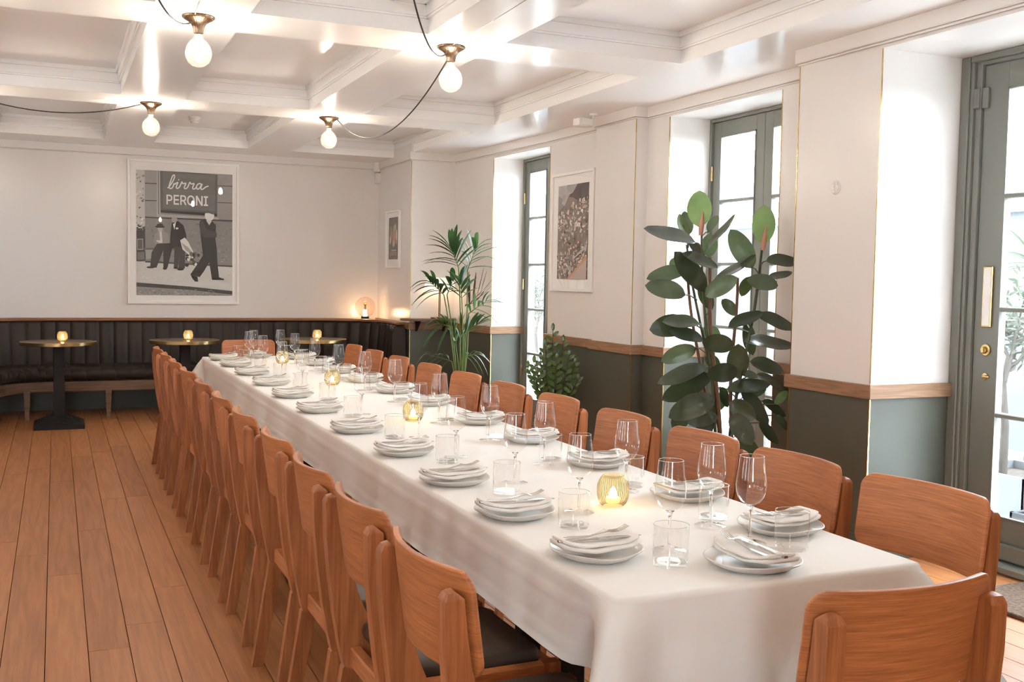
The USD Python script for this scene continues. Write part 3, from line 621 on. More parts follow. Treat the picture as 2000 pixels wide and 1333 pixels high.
mk_knife = simple_maker('knife', mesh_knife, None, 'knife'); mk_wine = simple_maker('wine_glass', mesh_wine, None, 'wine glass'); mk_tum = simple_maker('water_tumbler', mesh_tumbler, None, 'tumbler')
CZ = TZ + .0022
def setting(px, py, rz, wine, tum, where):
    c, s = math.cos(rz), math.sin(rz); loc = lambda a, b, z=0: (px + c * a - s * b, py + s * a + c * b, CZ + z)
    mk_plate(loc(0, 0), R.uniform(0, 6.28), f'pale side plate {where}', 'side plates on the long table')
    j = R.uniform(-.06, .06)
    mk_nap(loc(-.006, -.004, .0195), rz + j, f'folded white napkin {where}', 'napkins on the plates')
    mk_fork(loc(.002, .016, .0385), rz + j + R.uniform(-.03, .05), f'steel fork {where}', 'forks on the napkins')
    mk_knife(loc(.004, -.016, .0385), rz + j + R.uniform(-.10, -.03), f'steel knife {where}', 'knives on the napkins')
    mk_wine((wine[0], wine[1], CZ), R.uniform(0, 6), f'empty wine glass {where}', 'wine glasses on the long table')
    mk_tum((tum[0], tum[1], CZ), R.uniform(0, 6), f'empty straight tumbler {where}', 'tumblers on the long table')
LP = [(1.088, 1.985), (1.075, 2.40), (1.076, 2.85), (1.090, 3.375), (1.072, 3.92), (1.073, 4.55), (1.076, 5.14), (1.085, 5.74), (1.084, 6.35), (1.08, 6.95), (1.08, 7.47)]
LT = [(1.200, 1.862), (1.160, 2.238), (1.165, 2.665), (1.172, 3.17), (1.161, 3.71), (1.165, 4.33)]
LW = [(1.262, 1.965), (1.246, 2.375), (1.246, 2.79), (1.233, 3.255), (1.253, 3.70), (1.225, 4.40), (1.23, 5.02), (1.217, 5.56), (1.235, 6.2), (1.235, 6.83), (1.23, 7.33)]
RP = [(1.640, 2.035), (1.645, 2.44), (1.645, 2.97), (1.655, 3.49), (1.652, 4.005), (1.645, 4.66), (1.635, 5.20), (1.635, 5.77), (1.635, 6.36), (1.635, 6.93), (1.635, 7.45)]
RW = [(1.490, 2.135), (1.499, 2.57), (1.462, 3.037), (1.486, 3.565), (1.460, 4.050), (1.50, 4.80), (1.50, 5.33), (1.50, 5.9), (1.50, 6.5), (1.49, 7.05), (1.49, 7.55)]
for k in range(11):
    a, b = LP[k]; tm = LT[k] if k < len(LT) else (LW[k][0] - .035, LW[k][1] - .112); side = 'open-floor side'
    setting(a, b, 0.0, LW[k], tm, f'at the {ORD[k]} seat from the near end, {side}')
    a, b = RP[k]; a = min(a, 1.624); w_ = RW[k]
    setting(a, b, PI, w_, (w_[0] + .052, w_[1] + .062), f'at the {ORD[k]} seat from the near end, window side')
setting(1.365, 1.800, PI / 2, (1.475, 1.955), (1.537, 1.882), 'at the seat on the near end of the table')
setting(1.35, 7.66, -PI / 2, (1.29, 7.50), (1.20, 7.605), 'at the seat on the far end of the table')

# ------------------------------------------------------------------ candles
def votive_builder(name, m, ribs):
    def b():
        t = thing(name, None, 'candle holder')
        out = [(0, 0), (.026, 0), (.030, .002), (.038, .012), (.0425, .026), (.0435, .042), (.0425, .058), (.037, .072), (.030, .0815), (.0275, .084)]
        inn = [(.0255, .0835), (.028, .080), (.035, .071), (.0405, .058), (.0415, .042), (.0405, .028), (.036, .0155), (.028, .009), (0, .008)]
        part(t, 'glass_bowl', lathe(out[1:] + [(.0265, .0845), (.0258, .0835)], 176 if ribs else 40, 44 if ribs else 0, .0007), m, 60)
        part(t, 'candle', lathe([(0, .0085), (.018, .0085), (.019, .010), (.019, .022), (.017, .0235), (0, .0225)], 24), 'wax', 40)
        part(t, 'flame', lathe([(0.0001, .0235), (.008, .026), (.0105, .033), (.0085, .041), (.004, .048), (0.0001, .053)], 14), 'flame', 60)
        return t
    return Maker(b)
vt = votive_builder('candle_holder', 'votive', True)
for k, (x_, y_) in enumerate([(1.372, 2.42), (1.375, 4.14), (1.40, 5.64), (1.415, 7.10)]):
    vt((x_, y_, CZ), k * 1.1, f'ribbed olive glass tealight holder on the white cloth, {ORD[k]} from the near end', 'tealights on the long table')
av = votive_builder('tealight_holder', 'amber', False)

# ------------------------------------------------------------------ bistro tables
def build_bistro():
    t = thing('bistro_table', None, 'table')
    part(t, 'tabletop', lathe([(0, .715), (.294, .715), (.296, .717), (.296, .741), (0, .7415)], 72), 'tabletop', 30)
    part(t, 'brass_rim', lathe([(.2955, .712), (.306, .712), (.308, .715), (.308, .740), (.306, .7425), (.2955, .7425)], 72), 'brass', 30, 'brass band around the top')
    part(t, 'column', box(-.045, .045, -.045, .045, .10, .716, .004), 'darkmetal', False)
    part(t, 'top_plate', box(-.12, .12, -.12, .12, .700, .7155, .004), 'darkmetal', False)
    ms = [hull([(sx * .20, sy * .20, z) for sx in (-1, 1) for sy in (-1, 1) for z in (0, .035)] + [(sx * .19, sy * .19, .040) for sx in (-1, 1) for sy in (-1, 1)] + [(sx * .06, sy * .06, .105) for sx in (-1, 1) for sy in (-1, 1)])]
    for a in (0, PI / 2, PI, 1.5 * PI):
        for k in range(6):
            d = .085 + k * .019; z = .105 - (d - .06) / .13 * .065 + .001; ms.append(rot(box(-d * .8, d * .8, d - .003, d + .003, z - .004, z + .005, .001), a))
    part(t, 'base', cat(ms), 'iron', False)
    return t
bistro = Maker(build_bistro)
BT = [(0.020, 9.745, 'left of the long table, foot in full view'), (1.075, 9.84, 'behind the far left corner of the long table'), (2.262, 9.84, 'behind the far right corner of the long table')]
for k, (x_, y_, w_) in enumerate(BT):
    bistro((x_, y_, 0), 0, 'round brass-edged bistro table ' + w_, 'bistro tables by the banquette')
    av((x_ + .03, y_, .7428), 0, 'amber tealight on the bistro table ' + w_.replace(', foot in full view', ''), 'tealights on bistro tables')

# ------------------------------------------------------------------ banquette (path of the back's face, from the near left round to the right end)
def bpath(step=.01):
    P = [(-.95, y) for y in np.arange(8.6, 9.85, step)]
    P += [(-.05 + .9 * math.cos(a), 9.85 + .9 * math.sin(a)) for a in np.linspace(PI, PI / 2, 142)]
    P += [(x, 10.75) for x in np.arange(-.05 + step, 2.5, step)]
    P += [(2.5 + .6 * math.cos(a), 10.15 + .6 * math.sin(a)) for a in np.linspace(PI / 2, 0, 95)]
    P += [(3.1, y) for y in np.arange(10.15 - step, 9.86, -step)]
    return np.array(P)
BP = bpath(); dB = np.gradient(BP, axis=0); dB /= np.linalg.norm(dB, axis=1, keepdims=True); nB = np.c_[dB[:, 1], -dB[:, 0]]
sB = np.r_[0, np.cumsum(np.linalg.norm(np.diff(BP, axis=0), axis=1))]
def bpos(s, d): 
    p = np.array([np.interp(s, sB, BP[:, 0]), np.interp(s, sB, BP[:, 1])]); n = np.array([np.interp(s, sB, nB[:, 0]), np.interp(s, sB, nB[:, 1])]); n /= np.linalg.norm(n); return p + n * d
ban = thing('banquette', 'dark brown channel-tufted leather banquette curving round the back wall', 'bench')
def along(s0, s1, prof, n, bulge=None):
    """loft a (d, z) profile along the path"""
    P = []
    for i in range(n):
        u = i / (n - 1); s = s0 + (s1 - s0) * u; k = (1 - abs(2 * u - 1) ** 2.6) if bulge else 0
        P.append([[*bpos(s, d + (bulge[0] * k if bulge else 0)), z + (bulge[1] * k if bulge else 0)] for d, z in prof])
    return np.array(P)
W_CH = .1265; nch = int(sB[-1] / W_CH); W_CH = sB[-1] / nch
bprof = [(.035, .43), (.033, .50), (.026, .60), (.014, .70), (.002, .80), (-.004, .845), (-.012, .866), (-.035, .874), (-.08, .872)]
sprof = [(-.01, .452), (.08, .462), (.20, .466), (.34, .466), (.43, .462), (.475, .450), (.498, .425), (.502, .39), (.492, .358), (.47, .344)]
for i in range(nch):
    g = along(i * W_CH, (i + 1) * W_CH, bprof, 9, (.017, .002)); m = grid_mesh(g); m.invert() if m.face_normals[:, :2].mean(0) @ (bpos((i + .5) * W_CH, .1) - bpos((i + .5) * W_CH, 0)) < 0 else None
    part(ban, 'back_channel', m, 'bench', 60)
    if (i + .5) * W_CH > sB[-1] - .55: sp = [(d * (.9), z) for d, z in sprof]
    else: sp = sprof
    g = along(i * W_CH, (i + 1) * W_CH, sp, 7, (.006, .009)); m = grid_mesh(g); m.invert() if m.face_normals[:, 2].mean() < 0 else None
    part(ban, 'seat_channel', m, 'bench', 60)
def rail_mesh(prof, n=260, s0=0, s1=None):
    g = along(s0, s1 or sB[-1], prof, n); m = grid_mesh(g, closed_v=True)
    nv = len(prof); f = [m.faces]; 
    for base in (0, (n - 1) * nv):
        for i in range(1, nv - 1): f.append([[base, base + i, base + i + 1]])
    m = trimesh.Trimesh(m.vertices, np.vstack(f), process=False); m.fix_normals(); return m
part(ban, 'back_board', rail_mesh([(-.11, .40), (.0, .40), (-.05, .85), (-.11, .85)]), 'iron', False)
part(ban, 'seat_rail', rail_mesh([(.455, .245), (.488, .245), (.494, .255), (.494, .338), (.455, .342)]), 'bench_wood', 30, 'worn wooden rail under the seat')
part(ban, 'seat_board', rail_mesh([(-.03, .335), (.46, .335), (.46, .350), (-.03, .44)]), 'iron', False)
part(ban, 'ledge', rail_mesh([(-.148, .874), (.004, .874), (.008, .880), (.008, .894), (.004, .899), (-.148, .899)]), 'ledge', 30, 'wooden ledge along the top of the back')
e = bpos(sB[-1], 0)
part(ban, 'end_pad', hull([(3.03, 9.80, .20), (3.17, 9.80, .20), (3.03, 9.86, .20), (3.17, 9.86, .20), (3.03, 9.80, .80), (3.17, 9.80, .80), (3.05, 9.80, .85), (3.15, 9.80, .85), (3.05, 9.86, .86), (3.15, 9.86, .86), (3.02, 9.86, .80)]), 'bench', 40)
for x_, y_ in ((-.243, 10.19), (.442, 10.27), (1.14, 10.27), (1.84, 10.27), (2.5, 10.27), (-.47, 9.55), (-.47, 8.8)):
    part(ban, 'leg', hull([(x_ - .017, y_ - .017, 0), (x_ + .017, y_ - .017, 0), (x_ - .017, y_ + .017, 0), (x_ + .017, y_ + .017, 0), (x_ - .028, y_ - .02, .27), (x_ + .028, y_ - .02, .27), (x_ - .028, y_ + .02, .27), (x_ + .028, y_ + .02, .27)]), 'bench_wood', False)

# ------------------------------------------------------------------ ceiling bulbs and their flexes
def build_bulb():
    t = thing('ceiling_bulb_light', None, 'light')
    hol = [(0, 0), (.074, 0), (.076, -.003), (.074, -.009), (.069, -.0095), (.067, -.014), (.052, -.022), (.036, -.034), (.027, -.050), (.0235, -.066), (.022, -.078), (.0, -.078)]
    part(t, 'holder', lathe(hol[::-1], 120, 30, .0006), 'bronze', 50, 'fluted bronze bell-shaped holder')
    g = [(.0185, -.077), (.0185, -.090), (.023, -.104), (.040, -.119), (.055, -.140), (.0625, -.166), (.060, -.193), (.049, -.216), (.030, -.2315), (.012, -.2375), (.0003, -.2385)]
    part(t, 'bulb_glass', lathe(g[::-1], 40), 'bulb', 70)
    part(t, 'filament', lathe([(.0002, -.205), (.012, -.202), (.022, -.190), (.025, -.168), (.021, -.146), (.012, -.127), (.0002, -.122)], 24), 'fil', 70)
    part(t, 'cap', lathe([(.0002, -.121), (.008, -.12), (.010, -.112), (.016, -.085), (.0002, -.08)], 16), 'plastic', 50)
    return t
bulb = Maker(build_bulb)
BL = [(0.633, 5.205, 'over the left side of the table, nearest us'), (1.925, 5.235, 'over the window side of the table, nearest us'), (0.640, 7.98, 'towards the back wall, left of the smoke detector'), (1.945, 8.00, 'towards the back wall, right of the smoke detector'),
      (0.633, 2.46, 'above the near left of the table'), (0.633, -.14, 'behind the viewer on the left'), (1.925, -.14, 'behind the viewer on the window side'),
      (-.66, 7.98, 'at the end of the left flex'), (-.66, 5.21, 'left of the open floor')]
for k, (x_, y_, w_) in enumerate(BL): bulb((x_, y_, ZC), k * .7, 'bare globe bulb in bronze holder, ' + w_, 'globe bulbs on the ceiling beams')
def flex(name, p, q, drop, m, r, label, n=40):
    P = sag(p, q, drop, n); single(name, tube(P, r, 6), m, label, 'cable', 'flexes between the ceiling bulbs')
HZ = ZC - .018
flex('light_flex', (.570, 7.975, HZ), (-.60, 7.98, HZ), .100, 'cable', .004, 'black flex looping left from the far left ceiling bulb')
flex('light_flex', (2.01, 7.98, HZ), (1.95, 5.30, HZ), .27, 'cable', .004, 'black flex sagging between the two window-side ceiling bulbs', 60)
flex('light_flex', (.60, 5.150, HZ - .02), (.36, 4.60, HZ + .012), .075, 'cable', .004, 'black flex dropping from the top edge of the picture to the near left bulb')
flex('light_flex', (1.885, 5.17, HZ - .02), (1.40, 4.30, HZ + .012), .12, 'cable', .004, 'black flex dropping from the top edge of the picture to the near window-side bulb')
flex('light_flex', (.61, 5.15, HZ + .012), (.50, 2.55, HZ + .005), .01, 'wire', .0022, 'thin grey flex running over the ceiling from the near left bulb')
flex('light_flex', (1.91, 5.17, HZ + .012), (1.80, 2.55, HZ + .005), .01, 'wire', .0022, 'thin grey flex running over the ceiling from the near window-side bulb')

# ------------------------------------------------------------------ small ceiling and wall devices
sd = thing('smoke_detector', 'round white smoke detector on a coffer panel', 'smoke detector', (1.14, 9.66, ZT))
part(sd, 'base', lathe([(0, -.018), (.052, -.018), (.054, -.014), (.054, 0), (0, 0)], 32), 'plastic')
part(sd, 'dome', lathe([(0, -.062), (.026, -.062), (.034, -.056), (.036, -.044), (.045, -.040), (.047, -.030), (.040, -.018), (0, -.018)], 32), 'plastic', 40)
ms_ = thing('motion_sensor', 'white motion sensor on a bracket under the ceiling by the pier', 'sensor', (3.63, 6.82, ZC))
part(ms_, 'bracket', cat([lathe([(0, -.012), (.03, -.012), (.032, 0), (0, 0)], 20), tube([(0, 0, -.01), (-.01, .0, -.045), (-.03, .01, -.06)], .012, 10)]), 'plastic')
part(ms_, 'head', rot(mv(box(-.16, -.03, -.045, .045, -.105, -.035, .012), 0, .01, 0), .25), 'plastic', 40)
part(ms_, 'lens', rot(mv(box(-.163, -.157, -.035, .035, -.098, -.050, .003), 0, .01, 0), .25), 'mount', 40)
as_ = thing('alarm_sensor', 'cream two-part alarm sensor in the top corner of the back wall', 'sensor', (3.165, 10.875, 2.35))
part(as_, 'upper_box', box(-.035, .032, -.045, .025, .115, .225, .008), 'plastic', 40)
part(as_, 'lower_box', box(-.015, .045, -.040, .025, 0, .108, .008), 'plastic', 40)
ro = thing('wall_rosette', 'painted-over round rosette on the pier beside the glazed door', 'ornament', (3.5885, 4.145, 1.835))
part(ro, 'disc', rot(lathe([(0, 0), (.036, 0), (.036, .003), (.030, .006), (.027, .004), (0, .004)], 28), -PI / 2, (0, 1, 0)), 'wall', 40)
for k in range(6): part(ro, 'petal', mv(hull([(-.009, .004 * a, .011 * b) for a in (-1, 1) for b in (-1, 1)] + [(-.004, .007 * a, .014 * b) for a in (-1, 1) for b in (-1, 1)]), 0, .018 * math.cos(k * PI / 3), .018 * math.sin(k * PI / 3)), 'wall', 40)

# ------------------------------------------------------------------ pictures
class Ink:
    """flat printed shapes; every later shape lies a hair above the earlier ones; each corner carries its ink colour"""
    def __init__(s, w, h): s.v, s.f, s.c, s.n, s.k, s.clip = [], [], [], 0, 0, shapely.box(0, 0, w, h)
    def add(s, g, col):
        if isinstance(g, (list, tuple, np.ndarray)): g = Polygon(g)
        if not g.is_valid: g = g.buffer(0)
        g = g.intersection(s.clip)
        for p in getattr(g, 'geoms', [g]):
            if p.geom_type != 'Polygon' or p.area < 1e-9: continue
            v, f = trimesh.creation.triangulate_polygon(p, engine='earcut')
            s.v.append(np.c_[v, np.full(len(v), s.k * .000012)]); s.f.append(f + s.n); s.n += len(v); s.c.append(np.tile(col, (len(v), 1)))
        s.k += 1
    def text(s, word, x, y, h, col, shear=0.0, bold=False, width=None):
        m = meshkit.text_mesh(word, h, .001, bold); v = m.vertices.copy(); b = v[:, 0].min(), v[:, 0].max()
        if width: v[:, 0] = (v[:, 0] - b[0]) * width / (b[1] - b[0])
        v[:, 0] += shear * v[:, 1]; up = m.face_normals[:, 2] > .5
        s.v.append(np.c_[v[:, 0] + x, v[:, 1] + y, np.full(len(v), s.k * .000012)]); s.f.append(m.faces[up] + s.n); s.n += len(v); s.c.append(np.tile(col, (len(v), 1))); s.k += 1
    def put(s, parent, name, T, label=None):
        v = np.vstack(s.v); f = np.vstack(s.f); c = np.vstack(s.c)
        n = np.cross(v[f[:, 1]] - v[f[:, 0]], v[f[:, 2]] - v[f[:, 0]])[:, 2]; f[n < 0] = f[n < 0][:, ::-1]
        v = v @ T[:3, :3].T + T[:3, 3]
        pr = part(parent, name, (v, f), 'print', False, label)
        UsdGeom.PrimvarsAPI(pr).CreatePrimvar('ink', Sdf.ValueTypeNames.Color3fArray, 'vertex').Set(Vt.Vec3fArray.FromNumpy(c.astype(np.float32)))
def picture(name, label, origin, right, w, h, pm, fw, ink, depth=.03):
    """frame w x h on a wall: origin = lower left corner, right = unit vector along the wall; pm = print's margins (left, bottom, right, top)"""
    t = thing(name, label, 'picture'); r = np.array([*right, 0.]); u = np.array([0, 0, 1.]); n = np.cross(r, u)
    T = np.eye(4); T[:3, 0], T[:3, 1], T[:3, 2], T[:3, 3] = r, u, n, origin
    part(t, 'frame', xf(cat([box(0, fw, 0, h, 0, depth, .002), box(w - fw, w, 0, h, 0, depth, .002), box(fw - .001, w - fw + .001, 0, fw, 0, depth, .002), box(fw - .001, w - fw + .001, h - fw, h, 0, depth, .002)]), T), 'framewhite', False)
    part(t, 'mount', xf(box(fw - .002, w - fw + .002, fw - .002, h - fw + .002, .004, .012), T), 'mount', False)
    T2 = T.copy(); T2[:3, 3] = T[:3, 3] + r * pm[0] + u * pm[1] + n * .0124
    ink.put(t, 'print', T2)
    part(t, 'glazing', xf(box(fw, w - fw, fw, h - fw, .019, .021), T), 'picglass', False)
    return t
g_ = lambda v: (min(.85, v * 1.45), min(.85, v * 1.40), min(.85, v * 1.34))
# street photograph: a lettered signboard, two seated men, a man walking past
W, H = .925, 1.232
ink = Ink(W, H); U = lambda x, y: ((x - 115) / 838 * W, (1225 - (y - (x - 115) * .008)) / 1090 * H)
A = lambda pts, v: ink.add([U(*p) for p in pts], g_(v))
def el(x, y, rx, ry, v, a=0.0): ink.add([U(x + rx * math.cos(q) * math.cos(a) - ry * math.sin(q) * math.sin(a), y + rx * math.cos(q) * math.sin(a) + ry * math.sin(q) * math.cos(a)) for q in np.linspace(0, 2 * PI, 22)[:-1]], g_(v))
A([(105, 100), (970, 100), (970, 1240), (105, 1240)], .22)
A([(105, 100), (188, 100), (190, 640), (105, 640)], .42)
rr = random.Random(4)
for k in range(60): 
    x_, y_ = rr.uniform(110, 180), rr.uniform(130, 900); el(x_, y_, rr.uniform(3, 12), rr.uniform(3, 9), rr.choice([.1, .2, .5, .6]))
A([(190, 100), (330, 100), (330, 550), (190, 550)], .26); A([(820, 150), (970, 150), (970, 560), (820, 560)], .24)
for y_ in (250, 400): A([(190, y_ - 4), (305, y_ - 4), (305, y_ + 4), (190, y_ + 4)], .04); A([(810, y_ - 8), (970, y_ - 8), (970, y_ - 1), (810, y_ - 1)], .06)
A([(190, 540), (970, 548), (970, 565), (190, 552)], .06); A([(190, 556), (970, 568), (970, 980), (190, 940)], .20)
for k in range(150): el(rr.uniform(195, 950), rr.uniform(575, 930), rr.uniform(3, 14), rr.uniform(2, 8), rr.choice([.13, .16, .25, .28]))
A([(290, 100), (318, 100), (322, 545), (288, 540)], .36); A([(300, 100), (308, 100), (310, 545), (302, 545)], .14)
A([(318, 130), (820, 150), (815, 500), (322, 480)], .09); A([(340, 140), (800, 156), (796, 476), (345, 464)], .13)
A([(322, 478), (815, 496), (815, 520), (322, 500)], .03)
A([(300, 515), (830, 530), (830, 548), (300, 538)], .34)
x_, y_ = U(372, 425); ink.text('PERONI', x_, y_, .093, g_(.62), 0, True, (735 - 372) / 838 * W)
def stroke(pts, wd, v):
    p = np.array([U(*q) for q in pts]); t = np.arange(len(p)); tt = np.linspace(0, len(p) - 1, len(p) * 6)
    from scipy.interpolate import CubicSpline
    ink.add(shapely.LineString(np.c_[CubicSpline(t, p[:, 0])(tt), CubicSpline(t, p[:, 1])(tt)]).buffer(wd, 4), g_(v))
for pts in ([(385, 282), (412, 250), (440, 196), (440, 168), (425, 180), (408, 225), (396, 268), (406, 288), (426, 276), (436, 250), (446, 248)], [(446, 248), (470, 236), (458, 268), (466, 284), (488, 266)],
            [(488, 266), (508, 226), (516, 240), (540, 236), (528, 270), (538, 284), (560, 262)], [(560, 262), (578, 226), (588, 240), (612, 236), (600, 270), (610, 284), (632, 266)],
            [(676, 242), (652, 236), (634, 260), (642, 283), (664, 268), (682, 238), (672, 272), (684, 284), (706, 268), (736, 254)]): stroke(pts, .0062, .62)
el(478, 208, 6, 6, .62)
A([(118, 660), (190, 655), (192, 925), (118, 935)], .05); A([(122, 735), (172, 733), (174, 830), (122, 832)], .30); A([(128, 742), (166, 740), (168, 822), (128, 824)], .10); A([(124, 850), (182, 848), (184, 915), (124, 918)], .14)
for k in range(14): el(rr.uniform(122, 186), rr.uniform(615, 655), 8, 7, rr.choice([.03, .08, .3]))
A([(105, 930), (970, 965), (970, 1240), (105, 1240)], .47); A([(190, 925), (960, 960), (960, 972), (190, 940)], .06)
for k in range(70): el(rr.uniform(115, 950), rr.uniform(960, 1110), rr.uniform(5, 22), rr.uniform(1, 3), rr.choice([.40, .42, .54]))
A([(105, 1115), (580, 1150), (970, 1190), (970, 1240), (105, 1240)], .05); A([(105, 1150), (560, 1178), (970, 1222), (970, 1245), (105, 1245)], .22)
for k in range(90): el(rr.uniform(110, 800), rr.uniform(1175, 1230), rr.uniform(4, 12), rr.uniform(1.5, 4), rr.choice([.08, .15, .3, .38]))
# bench and the two seated men
A([(180, 815), (560, 800), (560, 825), (180, 835)], .12); A([(190, 830), (290, 826), (280, 905), (200, 910)], .30)
A([(300, 660), (345, 655), (395, 700), (400, 780), (290, 790), (262, 760), (270, 700)], .24); A([(312, 668), (330, 660), (338, 760), (318, 770)], .5); A([(290, 775), (420, 765), (425, 800), (380, 985), (345, 985), (345, 830), (285, 985), (232, 980), (245, 850)], .035)
el(318, 640, 22, 30, .38); el(316, 625, 42, 10, .03); el(317, 612, 28, 16, .04); el(310, 755, 26, 10, .5, .3)
el(235, 982, 34, 9, .03); el(358, 990, 18, 12, .03)
A([(418, 590), (470, 570), (520, 610), (545, 700), (535, 800), (400, 815), (405, 700)], .03); A([(428, 600), (455, 580), (440, 650)], .62); el(440, 560, 26, 26, .3); el(463, 636, 12, 9, .55)
A([(440, 800), (535, 795), (530, 990), (470, 1000), (492, 850), (470, 980), (435, 985)], .05); el(492, 997, 30, 10, .02); el(452, 985, 20, 8, .02)
A([(490, 740), (530, 715), (560, 750), (605, 840), (570, 870), (510, 820)], .58); A([(500, 760), (560, 800), (600, 850), (590, 862), (540, 830)], .3)
for k in range(26): el(rr.uniform(545, 650), rr.uniform(850, 965), rr.uniform(8, 20), rr.uniform(6, 16), rr.choice([.02, .04, .12, .6]))
# the walking man
A([(660, 570), (705, 545), (770, 560), (806, 600), (800, 720), (812, 800), (820, 950), (835, 1075), (770, 1085), (745, 930), (700, 1010), (660, 1065), (580, 1040), (640, 950), (690, 870), (670, 700)], .035)
A([(655, 590), (690, 560), (720, 640), (810, 660), (812, 705), (700, 715), (668, 660)], .06); el(748, 515, 42, 46, .62); A([(705, 495), (725, 468), (775, 472), (788, 505), (740, 492)], .10); A([(716, 555), (770, 562), (745, 600)], .5)
A([(580, 1040), (640, 1060), (648, 1105), (620, 1105), (595, 1075)], .02); A([(770, 1068), (835, 1065), (880, 1080), (875, 1090), (770, 1088)], .02)
picture('framed_photograph', 'large white-framed black and white street photograph over the banquette', (.649, 10.899, 1.037), (1, 0), 1.075, 1.424, (.082, .087, .068, .100), .026, ink)
# small poster
W, H = .315, .43; ink = Ink(W, H)
ink.add([(-1, -1), (1, -1), (1, 1), (-1, 1)], (.050, .034, .020)); rr = random.Random(9)
for x_, y_, w_, h_, c in ((.05, .20, .06, .13, (.45, .20, .13)), (.03, .16, .05, .08, (.6, .5, .36)), (.13, .15, .10, .17, (.55, .17, .12)), (.15, .25, .07, .10, (.30, .27, .10)), (.20, .29, .05, .07, (.45, .40, .26)), (.24, .17, .05, .13, (.62, .56, .45)), (.14, .13, .06, .06, (.6, .45, .35)), (.05, .29, .05, .05, (.26, .22, .12)), (.24, .155, .04, .05, (.35, .30, .20))):
    ink.add([(x_ + w_ / 2 + w_ / 2 * math.cos(q) * (1 + .2 * rr.random()), y_ + h_ / 2 + h_ / 2 * math.sin(q) * (1 + .2 * rr.random())) for q in np.linspace(0, 2 * PI, 14)[:-1]], c)
ink.add([(.09, .086), (.26, .086), (.26, .098), (.09, .098)], (.48, .40, .30)); ink.text('CORTE', .045, .040, .034, (.50, .27, .16), 0, True, .225); ink.add([(.04, .370), (.13, .370), (.13, .374), (.04, .374)], (.18, .14, .10))
picture('framed_poster', 'small white-framed dark poster on the side wall by the corner', (3.199, 10.535, 1.440), (0, -1), .455, .585, (.070, .088, .070, .067), .016, ink)
# hillside town photograph
W, H = .515, .755; ink = Ink(W, H); rr = random.Random(2)
ink.add([(-1, -1), (2, -1), (2, 2), (-1, 2)], (.50, .46, .45))
for k in range(16): ink.add([(x + rr.uniform(-.02, .02), y + rr.uniform(-.02, .02)) for x, y in [(a + .06 * math.cos(q), b + .035 * math.sin(q)) for a, b in [(rr.uniform(0, .3), rr.uniform(.55, .75))] for q in np.linspace(0, 6.2, 9)]], rr.choice([(.46, .43, .42), (.28, .26, .25), (.40, .37, .35)]))
ink.add([(0, .53), (.12, .60), (.20, .68), (.25, .69), (.33, .76), (.6, .76), (.6, -.1), (0, -.1)], (.10, .075, .075))
ink.add([(.0, .52), (.10, .58), (.19, .66), (.26, .65), (.40, .60), (.52, .63), (.52, 0), (0, 0)], (.27, .215, .19))
for k in range(620):
    x_, y_ = rr.uniform(0, W), rr.uniform(.0, .63)
    if y_ > .50 + .40 * x_ or (.20 < x_ < .5 and .27 < y_ < .36 and rr.random() < .85) or (x_ < .15 and .2 < y_ < .26): continue
    w_, h_ = rr.uniform(.008, .030), rr.uniform(.007, .022); c = rr.choice([(.85, .80, .76), (.82, .68, .60), (.80, .48, .40), (.70, .44, .33), (.88, .84, .80), (.62, .57, .53), (.16, .14, .11), (.22, .20, .14), (.45, .34, .28)])
    ink.add([(x_, y_), (x_ + w_, y_ + rr.uniform(-.004, .004)), (x_ + w_, y_ + h_), (x_ + w_ / 2, y_ + h_ * rr.uniform(1, 1.4)), (x_, y_ + h_)], c)
    if rr.random() < .5: ink.add([(x_ + w_ * .3, y_ + h_ * .3), (x_ + w_ * .5, y_ + h_ * .3), (x_ + w_ * .5, y_ + h_ * .7), (x_ + w_ * .3, y_ + h_ * .7)], (.12, .10, .09))
ink.add([(.22, 0), (.52, .16), (.52, -.1)], (.50, .40, .36)); ink.add([(.22, 0), (.52, .16), (.52, .19), (.19, .0)], (.54, .30, .18)); ink.add([(.32, .18), (.52, .28), (.52, .25), (.30, .16)], (.50, .47, .45)); ink.add([(.20, .11), (.26, .10), (.30, .06), (.22, .08)], (.42, .45, .46))
a_ = math.atan2(6.96 - 7.87, 3.808 - 3.79); rv = (math.cos(a_), math.sin(a_))
picture('framed_town_picture', 'tall white-framed picture of a hillside town between the windows', (3.7905, 7.785, 1.255), rv, .715, .955, (.100, .100, .100, .100), .022, ink)

# ------------------------------------------------------------------ shelf and lamps
sh = thing('console_shelf', 'dark wooden shelf on the dado in the far right corner', 'shelf', (3.15, 9.775, .905))
part(sh, 'board', extr([(-.05, 0), (-.05, -.10), (.03, -.19), (.42, -.19), (.50, -.10), (.50, 0)], .022, .015), 'bench_wood', False)
for x_ in (.10, .38): part(sh, 'bracket', hull([(x_, 0, .015), (x_ + .02, 0, .015), (x_, -.14, .015), (x_ + .02, -.14, .015), (x_, -.026, -.09), (x_ + .02, -.026, -.09)]), 'iron', False)
ml = thing('mushroom_lamp', 'slim bronze table lamp with a white domed shade behind the palm', 'lamp', (3.475, 9.68, .942))
part(ml, 'base', lathe([(0, 0), (.085, 0), (.087, .004), (.085, .014), (.02, .018), (0, .018)], 36), 'bronze', 40)
part(ml, 'stem', lathe([(0, .016), (.011, .016), (.011, .33), (0, .33)], 20), 'bronze', 40)
part(ml, 'shade', lathe([(.143, .300), (.150, .305), (.150, .330), (.138, .365), (.105, .393), (.05, .405), (.0003, .407), (.0003, .403), (.05, .400), (.102, .389), (.134, .362), (.146, .329), (.145, .306)], 40), 'opal', 60)
for s in (-1, 1): part(ml, 'lamp_bulb', mv(trimesh.creation.icosphere(2, .028), s * .075, 0, .315), 'lampfil2', True)
